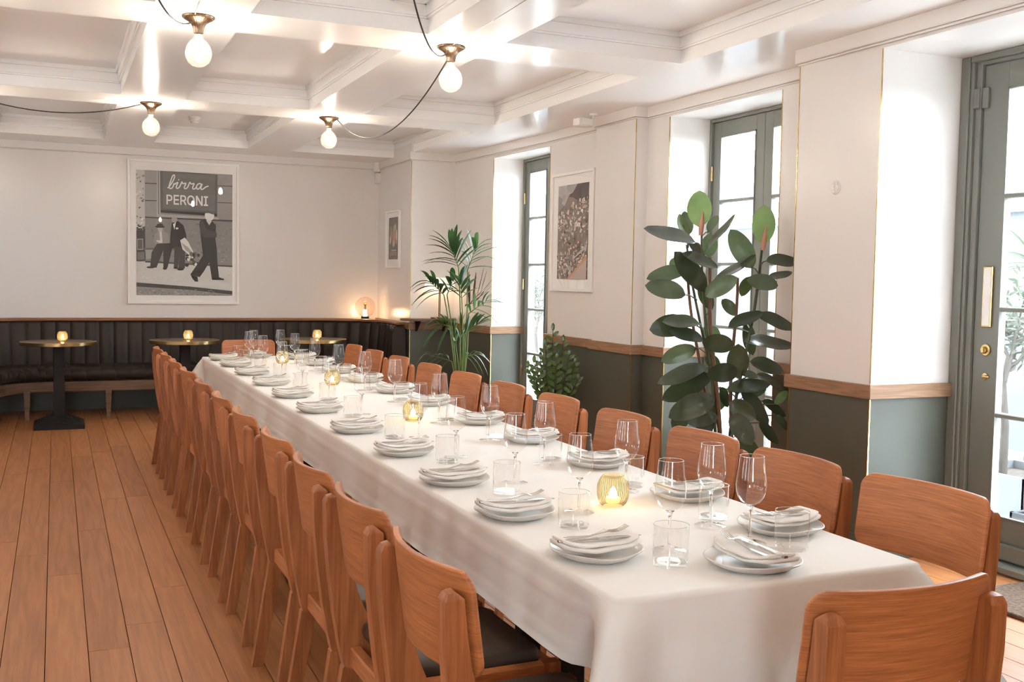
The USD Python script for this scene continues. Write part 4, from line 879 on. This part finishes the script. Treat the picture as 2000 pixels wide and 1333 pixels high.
gl = thing('globe_lamp', 'rosy clear glass globe lamp glowing on the banquette ledge', 'lamp', (3.005, 10.70, .8995))
part(gl, 'base', lathe([(0, 0), (.040, 0), (.042, .003), (.042, .020), (.038, .024), (0, .024)], 28), 'darkmetal', 40)
th = np.linspace(-1.25, PI / 2, 26); part(gl, 'globe', lathe([(.108 * math.cos(a) + (.0003 if a > 1.56 else 0), .125 + .108 * math.sin(a)) for a in th], 44), 'smoke', 70)
part(gl, 'lamp_tube', lathe([(.0003, .024), (.020, .024), (.0205, .028), (.0205, .088), (.018, .094), (.0003, .096)], 24), 'lampfil', 60)
part(gl, 'upper_stem', lathe([(.0003, .096), (.010, .096), (.008, .14), (.016, .15), (.017, .165), (.010, .176), (.0003, .18)], 20), 'brass', 50)

# ------------------------------------------------------------------ plants
def leafblade(p0, p1, width, roll, fold=.35, droop=.12, petiole=.05, n=13, nv=5, tipw=1.25, up=(0, 0, 1)):
    """obovate leaf from p0 to p1; roll turns the blade about its axis; returns blade and stalk"""
    p0, p1 = np.array(p0, float), np.array(p1, float); ax = p1 - p0; L = np.linalg.norm(ax); ax = ax / L
    side = np.cross(ax, roll); side /= np.linalg.norm(side) + 1e-9; nor = np.cross(side, ax)
    t = np.linspace(0, 1, n); wv = np.sin(PI * np.clip(t, 0, 1) ** .95) ** .55; wv[0] = .05; wv[-1] = .02; P = []
    for a, w in zip(t, wv):
        c = p0 + ax * L * a + np.array([0, 0, -1.0]) * droop * L * (a * a - a * .9) + nor * .02 * L * math.sin(a * 7)
        row = []
        for v in np.linspace(-1, 1, nv): row.append(c + side * v * w * width / 2 + nor * (abs(v) * fold - .12 * v * v) * w * width / 2)
        P.append(row)
    return grid_mesh(np.array(P))
LEAVES=[(0.031,0,1.679,0.025,-0.03,1.901,0.143,1),(-0.047,-0.05,1.597,-0.091,-0.1,1.765,0.055,1),(-0.032,-0.08,1.637,-0.061,-0.15,1.785,0.062,2),(0.086,-0.05,1.653,0.138,-0.12,1.758,0.049,2),(0.011,0,1.586,-0.299,0.1,1.663,0.062,0),(-0.03,-0.03,1.586,0.072,-0.1,1.498,0.049,0),(0.092,-0.1,1.502,0.098,-0.14,1.648,0.097,2),(0.084,0,1.548,0.242,0.05,1.755,0.026,0),(0.351,0.0,1.439,0.212,0.05,1.666,0.123,2),(0.406,0.0,1.581,0.411,-0.05,1.817,0.133,1),(0.428,0,1.482,0.628,-0.08,1.483,0.062,0),(0.443,-0.03,1.37,0.589,-0.1,1.421,0.036,0),(0.499,0.02,1.336,0.313,0.1,1.368,0.084,2),(0.08,0.02,1.293,-0.114,0.08,1.527,0.104,0),(-0.066,0.06,1.522,0.144,0.12,1.434,0.052,0),(-0.038,-0.02,1.414,-0.276,0.02,1.364,0.078,2),(-0.041,0.03,1.271,-0.282,0.1,1.325,0.097,2),(-0.087,-0.1,1.493,-0.142,-0.15,1.443,0.052,2),(0.117,0.02,1.339,0.367,0.06,1.515,0.032,0),(0.077,0.06,1.267,0.261,0.14,1.382,0.094,2),(0.122,-0.05,1.185,0.041,-0.1,1.33,0.078,0),(0.271,-0.06,1.152,0.18,-0.12,1.247,0.071,0),(0.342,-0.1,1.388,0.297,-0.16,1.269,0.071,0),(0.218,0.05,1.084,0.42,0.02,1.178,0.058,0),(0.388,0,1.157,0.613,-0.05,1.08,0.062,0),(-0.012,0.0,1.097,-0.249,0.1,1.062,0.134,0),(0.047,0.05,1.101,-0.172,0.14,1.109,0.057,2),(0.073,0.04,1.0,-0.14,0.1,1.061,0.057,0),(0.032,0,0.95,-0.177,0.04,0.869,0.101,2),(0.104,0.03,0.84,-0.19,0.1,0.735,0.067,0),(0.129,0.02,0.789,-0.163,0.06,0.631,0.101,0),(0.151,0.06,0.656,-0.121,0.15,0.543,0.128,0),(0.25,0.06,0.97,0.062,0.2,1.003,0.101,0),(0.281,0.0,0.776,0.279,0.04,0.986,0.128,0),(0.279,0.1,0.818,0.096,0.2,0.814,0.114,0),(0.353,0,0.879,0.554,-0.05,0.822,0.071,0),(0.303,0.0,0.81,0.398,0.05,0.79,0.037,0),(0.393,-0.03,0.796,0.613,-0.1,0.686,0.034,0),(0.22,0.02,0.708,0.476,0.04,0.749,0.057,0),(0.322,-0.12,1.108,0.377,-0.16,0.907,0.074,0),(0.313,0,0.998,0.62,-0.08,0.975,0.05,0),(0.237,0.06,0.633,0.392,0.14,0.555,0.111,0),(0.308,0.02,0.711,0.465,0.06,0.505,0.074,0),(0.433,-0.02,0.641,0.578,-0.08,0.548,0.044,0),(0.501,-0.02,0.556,0.606,-0.05,0.464,0.037,2),(0.504,0,0.626,0.58,-0.03,0.706,0.05,1),(0.171,0.05,0.545,-0.009,0.12,0.51,0.081,0),(0.251,0.08,0.572,0.372,0.16,0.399,0.121,0),(0.417,0,0.511,0.533,-0.02,0.388,0.054,0),(-0.004,0,0.548,-0.101,0.03,0.467,0.101,0),(0.186,-0.08,0.71,0.235,-0.12,0.584,0.05,0),(0.144,-0.02,0.525,0.053,0.02,0.417,0.094,0),(0.305,-0.02,0.429,0.432,0,0.316,0.101,0),(0.228,-0.12,0.68,0.133,-0.18,0.531,0.081,0),(0.343,-0.12,0.657,0.466,-0.2,0.708,0.06,0),(0.094,-0.1,0.904,0.178,-0.15,0.814,0.074,0),(0.076,-0.1,1.075,0.173,-0.14,1.0,0.087,2)]
rp = thing('rubber_plant', 'tall rubber plant with big dark leaves in front of the middle window', 'plant')
RK = .93
RO, RT, RV = np.array([3.52, 5.30]) * RK, np.array([.833, -.553]), np.array([.553, .833])
def rpos(a, c, z): q = RO + (RT * a - RV * c) * RK; return (q[0], q[1], z if z < .38 else 1.35 + (z - 1.35) * RK)
part(rp, 'pot', mv(lathe([(0, .02), (.13, .02), (.15, 0), (.19, .34), (.20, .36), (.20, .38), (.185, .38), (.18, .34), (0, .34)], 40), *rpos(.19, 0, 0)), 'pot', 40)
part(rp, 'soil', mv(lathe([(0.0003, .352), (.10, .352), (.179, .345), (.179, .341), (0.0003, .341)][::-1], 30), *rpos(.19, 0, 0)), 'soil', 40)
canes = [((.093, 1.499), (.185, .34), 'cane', .0105, .0), ((-.025, 1.38), (.13, .34), 'cane', .009, -.03), ((.257, 1.379), (.255, .34), 'cane', .0095, -.04),
         ((.044, 1.646), (.16, .34), 'stem', .0075, .02), ((-.035, 1.575), (.20, .34), 'stem', .0075, -.04), ((.405, 1.56), (.245, .34), 'stem', .0085, .0)]
for a, b, m, r, c in canes:
    t = np.linspace(0, 1, 12); pts = [rpos(b[0] + (a[0] - b[0]) * u + .012 * math.sin(u * 6 + a[0] * 9), c + .015 * math.sin(u * 5), b[1] + (a[1] - b[1]) * u) for u in t]
    part(rp, 'cane' if m == 'cane' else 'stem', tube(pts, np.linspace(r * 1.15, r * .8, 12), 10), m, 50)
stems = [c for c in canes]
def nearest_stem(a, z):
    best = None
    for p, q, m, r, c in stems:
        if m == 'cane': continue
        u = np.clip((z - .03 - q[1]) / (p[1] - q[1]), 0, 1); sa = q[0] + (p[0] - q[0]) * u; d = abs(sa - a)
        if best is None or d < best[0]: best = (d, sa, c, q[1] + (p[1] - q[1]) * u)
    return best
rl = random.Random(8)
for a0, c0, z0, a1, c1, z1, w, k in LEAVES:
    p0, p1 = np.array(rpos(a0, c0, z0)), np.array(rpos(a1, c1, z1)); L = np.linalg.norm(p1 - p0); full = max(w * RK, .46 * L)
    tilt = math.acos(min(1, w / full)); view = -np.array([RV[0], RV[1], 0.12]); ax = (p1 - p0) / L; view -= ax * (ax @ view); view /= np.linalg.norm(view); sd_ = np.cross(ax, view)
    sgn = 1 if sd_[2] * 1 > 0 else -1
    roll = math.cos(tilt) * view + math.sin(tilt) * sd_ * sgn
    if roll[2] < -.3 and k != 0: roll = roll
    m = leafblade(p0, p1, full * 1.03, roll, .30 if k else .22, .10 if abs(z1 - z0) < .15 else .03)
    lf = part(rp, 'leaf', m, ['leaf_d', 'leaf_y', 'leaf_m'][k], 60)
    d, sa, sc_, sz = nearest_stem(a0, z0); b0 = np.array(rpos(sa, sc_, sz)); part(rp, 'leaf_stalk', tube([b0, (b0 * .4 + p0 * .6) + np.array([0, 0, .008]), p0, p0 + (p1 - p0) * .12], [.0035, .0032, .003, .002], 6), 'stem', 50)
for a, z in ((.040, 1.66), (.408, 1.575)): part(rp, 'leaf_sheath', tube([rpos(a, .01, z - .03), rpos(a + .004, .012, z + .04), rpos(a + .01, .015, z + .115)], [.012, .015, .002], 8), 'sheath', 50)

pm_ = thing('kentia_palm', 'slender green potted palm in front of the corner shelf lamp', 'plant')
PK = .925
PO, PR, PV = np.array([3.36, 8.98]) * PK, np.array([.9389, -.3443]), np.array([.3443, .9389]); PA = .06
def ppos(a, c, z): q = PO + (PR * (a - PA) - PV * c) * PK; return np.array([q[0], q[1], z if z < .35 else 1.35 + (z - 1.35) * PK])
part(pm_, 'pot', mv(lathe([(0, .02), (.11, .02), (.125, 0), (.155, .28), (.162, .30), (.150, .30), (.145, .27), (0, .27)], 36), *ppos(.11, 0, 0)), 'pot', 40)
part(pm_, 'soil', mv(lathe([(0.0003, .281), (.144, .276), (.144, .271), (0.0003, .271)][::-1], 28), *ppos(.11, 0, 0)), 'soil', 40)
def leaflet(p0, d, L, w, drop):
    n = 7; t = np.linspace(0, 1, n); d = np.array(d, float) / np.linalg.norm(d); s = np.cross(d, [0, 0, 1.0]); s /= np.linalg.norm(s) + 1e-9; u = np.cross(s, d); P = []
    for a in t:
        c = np.array(p0) + d * L * a + np.array([0, 0, -1]) * drop * L * a * a; ww = w * (math.sin(PI * (a * .93 + .05)) ** .7) / 2
        P.append([c - s * ww + u * ww * .35, c, c + s * ww + u * ww * .35])
    return grid_mesh(np.array(P))
pr_ = random.Random(12)
def frond(base, node, tip, nl, ll, lw, m='leaf_p', drop=.28, spread=1.0, bow=.02):
    base, node, tip = map(np.array, (base, node, tip)); t = np.linspace(0, 1, 10)[:, None]
    st = base * (1 - t) + node * t + np.array([PR[0], PR[1], 0]) * bow * np.sin(t * PI)
    t2 = np.linspace(0, 1, 9)[:, None]; ra = node * (1 - t2) + tip * t2; ra[:, 2] -= .10 * np.linalg.norm(tip - node) * t2[:, 0] ** 2
    pts = np.vstack([st, ra[1:]]); fr = part(pm_, 'frond', tube(pts, np.r_[np.linspace(.0075, .005, 10), np.linspace(.0045, .0015, 8)], 7), 'palmstem' if m != 'leaf_b' else 'leaf_b', 50)
    ax = tip - node; ax /= np.linalg.norm(ax); side = np.cross(ax, [PV[0], PV[1], 0.25]); side /= np.linalg.norm(side); dep = np.cross(ax, side)
    for k in range(nl):
        u = (k // 2 + .5) / (nl / 2); s = 1 if k % 2 else -1; p = node + (tip - node) * u; p[2] -= .10 * np.linalg.norm(tip - node) * u * u
        ang = (1.05 - .75 * u) * spread * pr_.uniform(.85, 1.15); d = ax * math.cos(ang) + (side * s * .85 + dep * pr_.uniform(-.55, .55)) * math.sin(ang)
        part(fr, 'leaflet', leaflet(p, d, ll * (1 - .35 * abs(u - .35)) * pr_.uniform(.85, 1.1), lw * pr_.uniform(.8, 1.1), drop * pr_.uniform(.5, 1.5)), m, 60)
bs = lambda a: ppos(.11 + a, 0, .27)
frond(bs(0), ppos(.103, 0, 1.44), ppos(.02, .10, 1.66), 16, .34, .038, drop=.30)
frond(bs(.02), ppos(.185, -.04, 1.42), ppos(.27, -.02, 1.66), 14, .32, .038, drop=.35)
frond(bs(-.01), ppos(-.028, .06, 1.19), ppos(-.16, .14, 1.33), 12, .27, .046, drop=.55)
frond(bs(-.005), ppos(.0, .02, 1.19), ppos(.06, .05, 1.36), 6, .20, .05, drop=.3)
frond(bs(.015), ppos(.137, .03, 1.14), ppos(.12, .10, 1.34), 9, .24, .05, drop=.2)
frond(bs(.02), ppos(.20, .06, 1.02), ppos(.37, .12, 1.17), 10, .24, .034, drop=.5)
frond(bs(.02), ppos(.19, -.05, 1.08), ppos(.33, -.06, 1.26), 8, .20, .024, 'leaf_b', -.5, .8)
frond(bs(.03), ppos(.16, .08, .83), ppos(.30, .14, .97), 9, .20, .046, drop=.15, spread=.6)
frond(bs(-.02), ppos(.04, .10, .90), ppos(-.08, .20, .95), 9, .22, .034, drop=.6)
frond(bs(-.03), ppos(.05, .08, .58), ppos(-.15, .12, .66), 9, .17, .03, drop=.8)
frond(bs(.03), ppos(.16, .05, .62), ppos(.30, .10, .67), 8, .15, .03, drop=.8)
frond(bs(.01), ppos(.12, .0, .74), ppos(.14, .0, .96), 6, .16, .03, drop=.1, spread=.4)
frond(bs(-.01), ppos(.09, -.03, .7), ppos(.07, -.04, .92), 6, .16, .03, drop=.1, spread=.4)

zz = thing('zz_plant', 'low zz plant with upright glossy leafy stems beside the far window', 'plant')
ZO = np.array([3.555, 7.25])
part(zz, 'pot', mv(lathe([(0, .02), (.10, .02), (.115, 0), (.14, .26), (.145, .28), (.135, .28), (.13, .25), (0, .25)], 36), ZO[0], ZO[1], 0), 'pot', 40)
part(zz, 'soil', mv(lathe([(0.0003, .262), (.129, .256), (.129, .251), (0.0003, .251)][::-1], 28), ZO[0], ZO[1], 0), 'soil', 40)
zr_ = random.Random(21); PRz = np.array([.897, -.442]); PVz = np.array([.442, .897])
for a, c, zt, b in ((-.01, .03, .95, -.03), (.06, .0, .86, .03), (-.06, .05, .84, -.06), (.10, .06, .76, .08), (-.13, .08, .70, -.08), (-.17, .10, .66, -.03), (.14, .02, .70, .10), (.02, .12, .74, .0), (.16, .08, .58, .09), (-.09, -.04, .72, -.05)):
    p0 = np.array([*(ZO + PRz * b * .5 + PVz * 0), .25]); p1 = np.array([*(ZO + PRz * a - PVz * c), zt]); t = np.linspace(0, 1, 12)[:, None]
    pts = p0 * (1 - t) + p1 * t; pts[:, :2] += (PRz * a * .35)[None] * (t ** 2) * .5
    st = part(zz, 'leaf_stem', tube(pts, np.linspace(.009, .003, 12), 7), 'stem', 50)
    for k in range(15):
        u = .22 + .78 * k / 14; i = u * 11; i0 = min(int(i), 10); p = pts[i0] + (pts[i0 + 1] - pts[i0]) * (i - i0); s = 1 if k % 2 else -1
        d = np.array([*(PRz * s * .9 + PVz * zr_.uniform(-.6, .6)), .75]) if k < 14 else np.array([0, 0, 1.0]); L = .10 * (1 - .35 * u)
        part(st, 'leaf', leafblade(p, p + d / np.linalg.norm(d) * L, .036 * (1 - .2 * u), (-PVz[0], -PVz[1], .4), .2, .1, n=6, nv=3), 'leaf_z', 60)

# ------------------------------------------------------------------ door mat and the courtyard's plants
dm = single('door_mat', box(3.575, 4.04, 2.05, 3.30, .0005, .018, .004), 'coir', 'brown coir doormat inside the glazed door', 'doormat')
def planter(name, loc, w, d, h, m, label):
    t = thing(name, label, 'planter', loc); k = .022
    part(t, 'box', cat([box(-w / 2, w / 2, -d / 2, -d / 2 + k, 0, h, .004), box(-w / 2, w / 2, d / 2 - k, d / 2, 0, h, .004), box(-w / 2, -w / 2 + k, -d / 2, d / 2, 0, h, .004), box(w / 2 - k, w / 2, -d / 2, d / 2, 0, h, .004), box(-w / 2 + .01, w / 2 - .01, -d / 2 + .01, d / 2 - .01, .01, .03)]), m, False)
    part(t, 'earth', box(-w / 2 + k, w / 2 - k, -d / 2 + k, d / 2 - k, h - .10, h - .05), 'soil', False); return t
planter('white_planter', (5.22, 4.36, -.06), .52, .52, .34, 'planter_w', 'white square planter holding the olive tree outside the glazed door')
planter('black_planter', (4.90, 3.84, -.06), .36, .30, .20, 'planter_b', 'low black planter outside the glazed door')
def olive(loc, h, trunk, crown, n, label, seed):
    t = thing('olive_tree', label, 'tree', loc); q = random.Random(seed)
    tp = [(0, 0, 0), (.015, .01, trunk * .4), (-.01, .02, trunk * .75), (.02, .0, trunk)]
    part(t, 'trunk', tube(tp, [.028, .024, .021, .02], 10), 'bark', 50)
    V, F, n0 = [], [], 0; br = []
    for k in range(16):
        a = q.uniform(0, 6.28); e = q.uniform(.35, 1.2); L = crown * q.uniform(.6, 1.1); p0 = np.array(tp[-1]) + np.array([0, 0, q.uniform(-.1, .25)]); d = np.array([math.cos(a) * math.cos(e), math.sin(a) * math.cos(e), math.sin(e)])
        pts = [p0 + d * L * u + np.array([0, 0, -.25 * L * u * u]) for u in np.linspace(0, 1, 8)]; br.append(tube(pts, np.linspace(.010, .002, 8), 5, False))
        for j in range(n):
            u = q.uniform(.2, 1); p = p0 + d * L * u + np.array([q.gauss(0, .06), q.gauss(0, .06), -.25 * L * u * u + q.gauss(0, .06)])
            dd = np.array([q.gauss(0, 1), q.gauss(0, 1), q.gauss(.2, .8)]); m = leafblade(p, p + dd / np.linalg.norm(dd) * q.uniform(.05, .085), .017, (q.gauss(0, 1), q.gauss(0, 1), .6), .1, .05, n=4, nv=3)
            V.append(m.vertices); F.append(m.faces + n0); n0 += len(m.vertices)
    part(t, 'branches', cat(br), 'bark', 50)
    tag(part(t, 'foliage', (np.vstack(V), np.vstack(F)), 'leaf_o', True), kind='stuff')
    return t
olive((5.18, 4.44, .232), 2.2, .72, .85, 110, 'slender grey-green olive tree outside the glazed door', 3)
olive((5.7, 12.15, -.06), 2.0, .95, .75, 90, 'grey-green olive tree outside the far window', 4)
def palm_out(loc, label):
    t = thing('yucca', label, 'plant', loc); q = random.Random(6)
    part(t, 'trunk', tube([(0, 0, 0), (.02, 0, .7), (.0, .02, 1.55)], [.05, .045, .05], 10), 'bark', 50)
    for k in range(26):
        a = k * 2.4; e = q.uniform(-.1, 1.3); d = (math.cos(a) * math.cos(e), math.sin(a) * math.cos(e), math.sin(e)); part(t, 'leaf', leaflet((0, .02, 1.55), d, q.uniform(.35, .5), .035, .25), 'leaf_o', 60)
palm_out((5.75, 4.72, -.06), 'spiky yucca outside near the top of the glazed door')
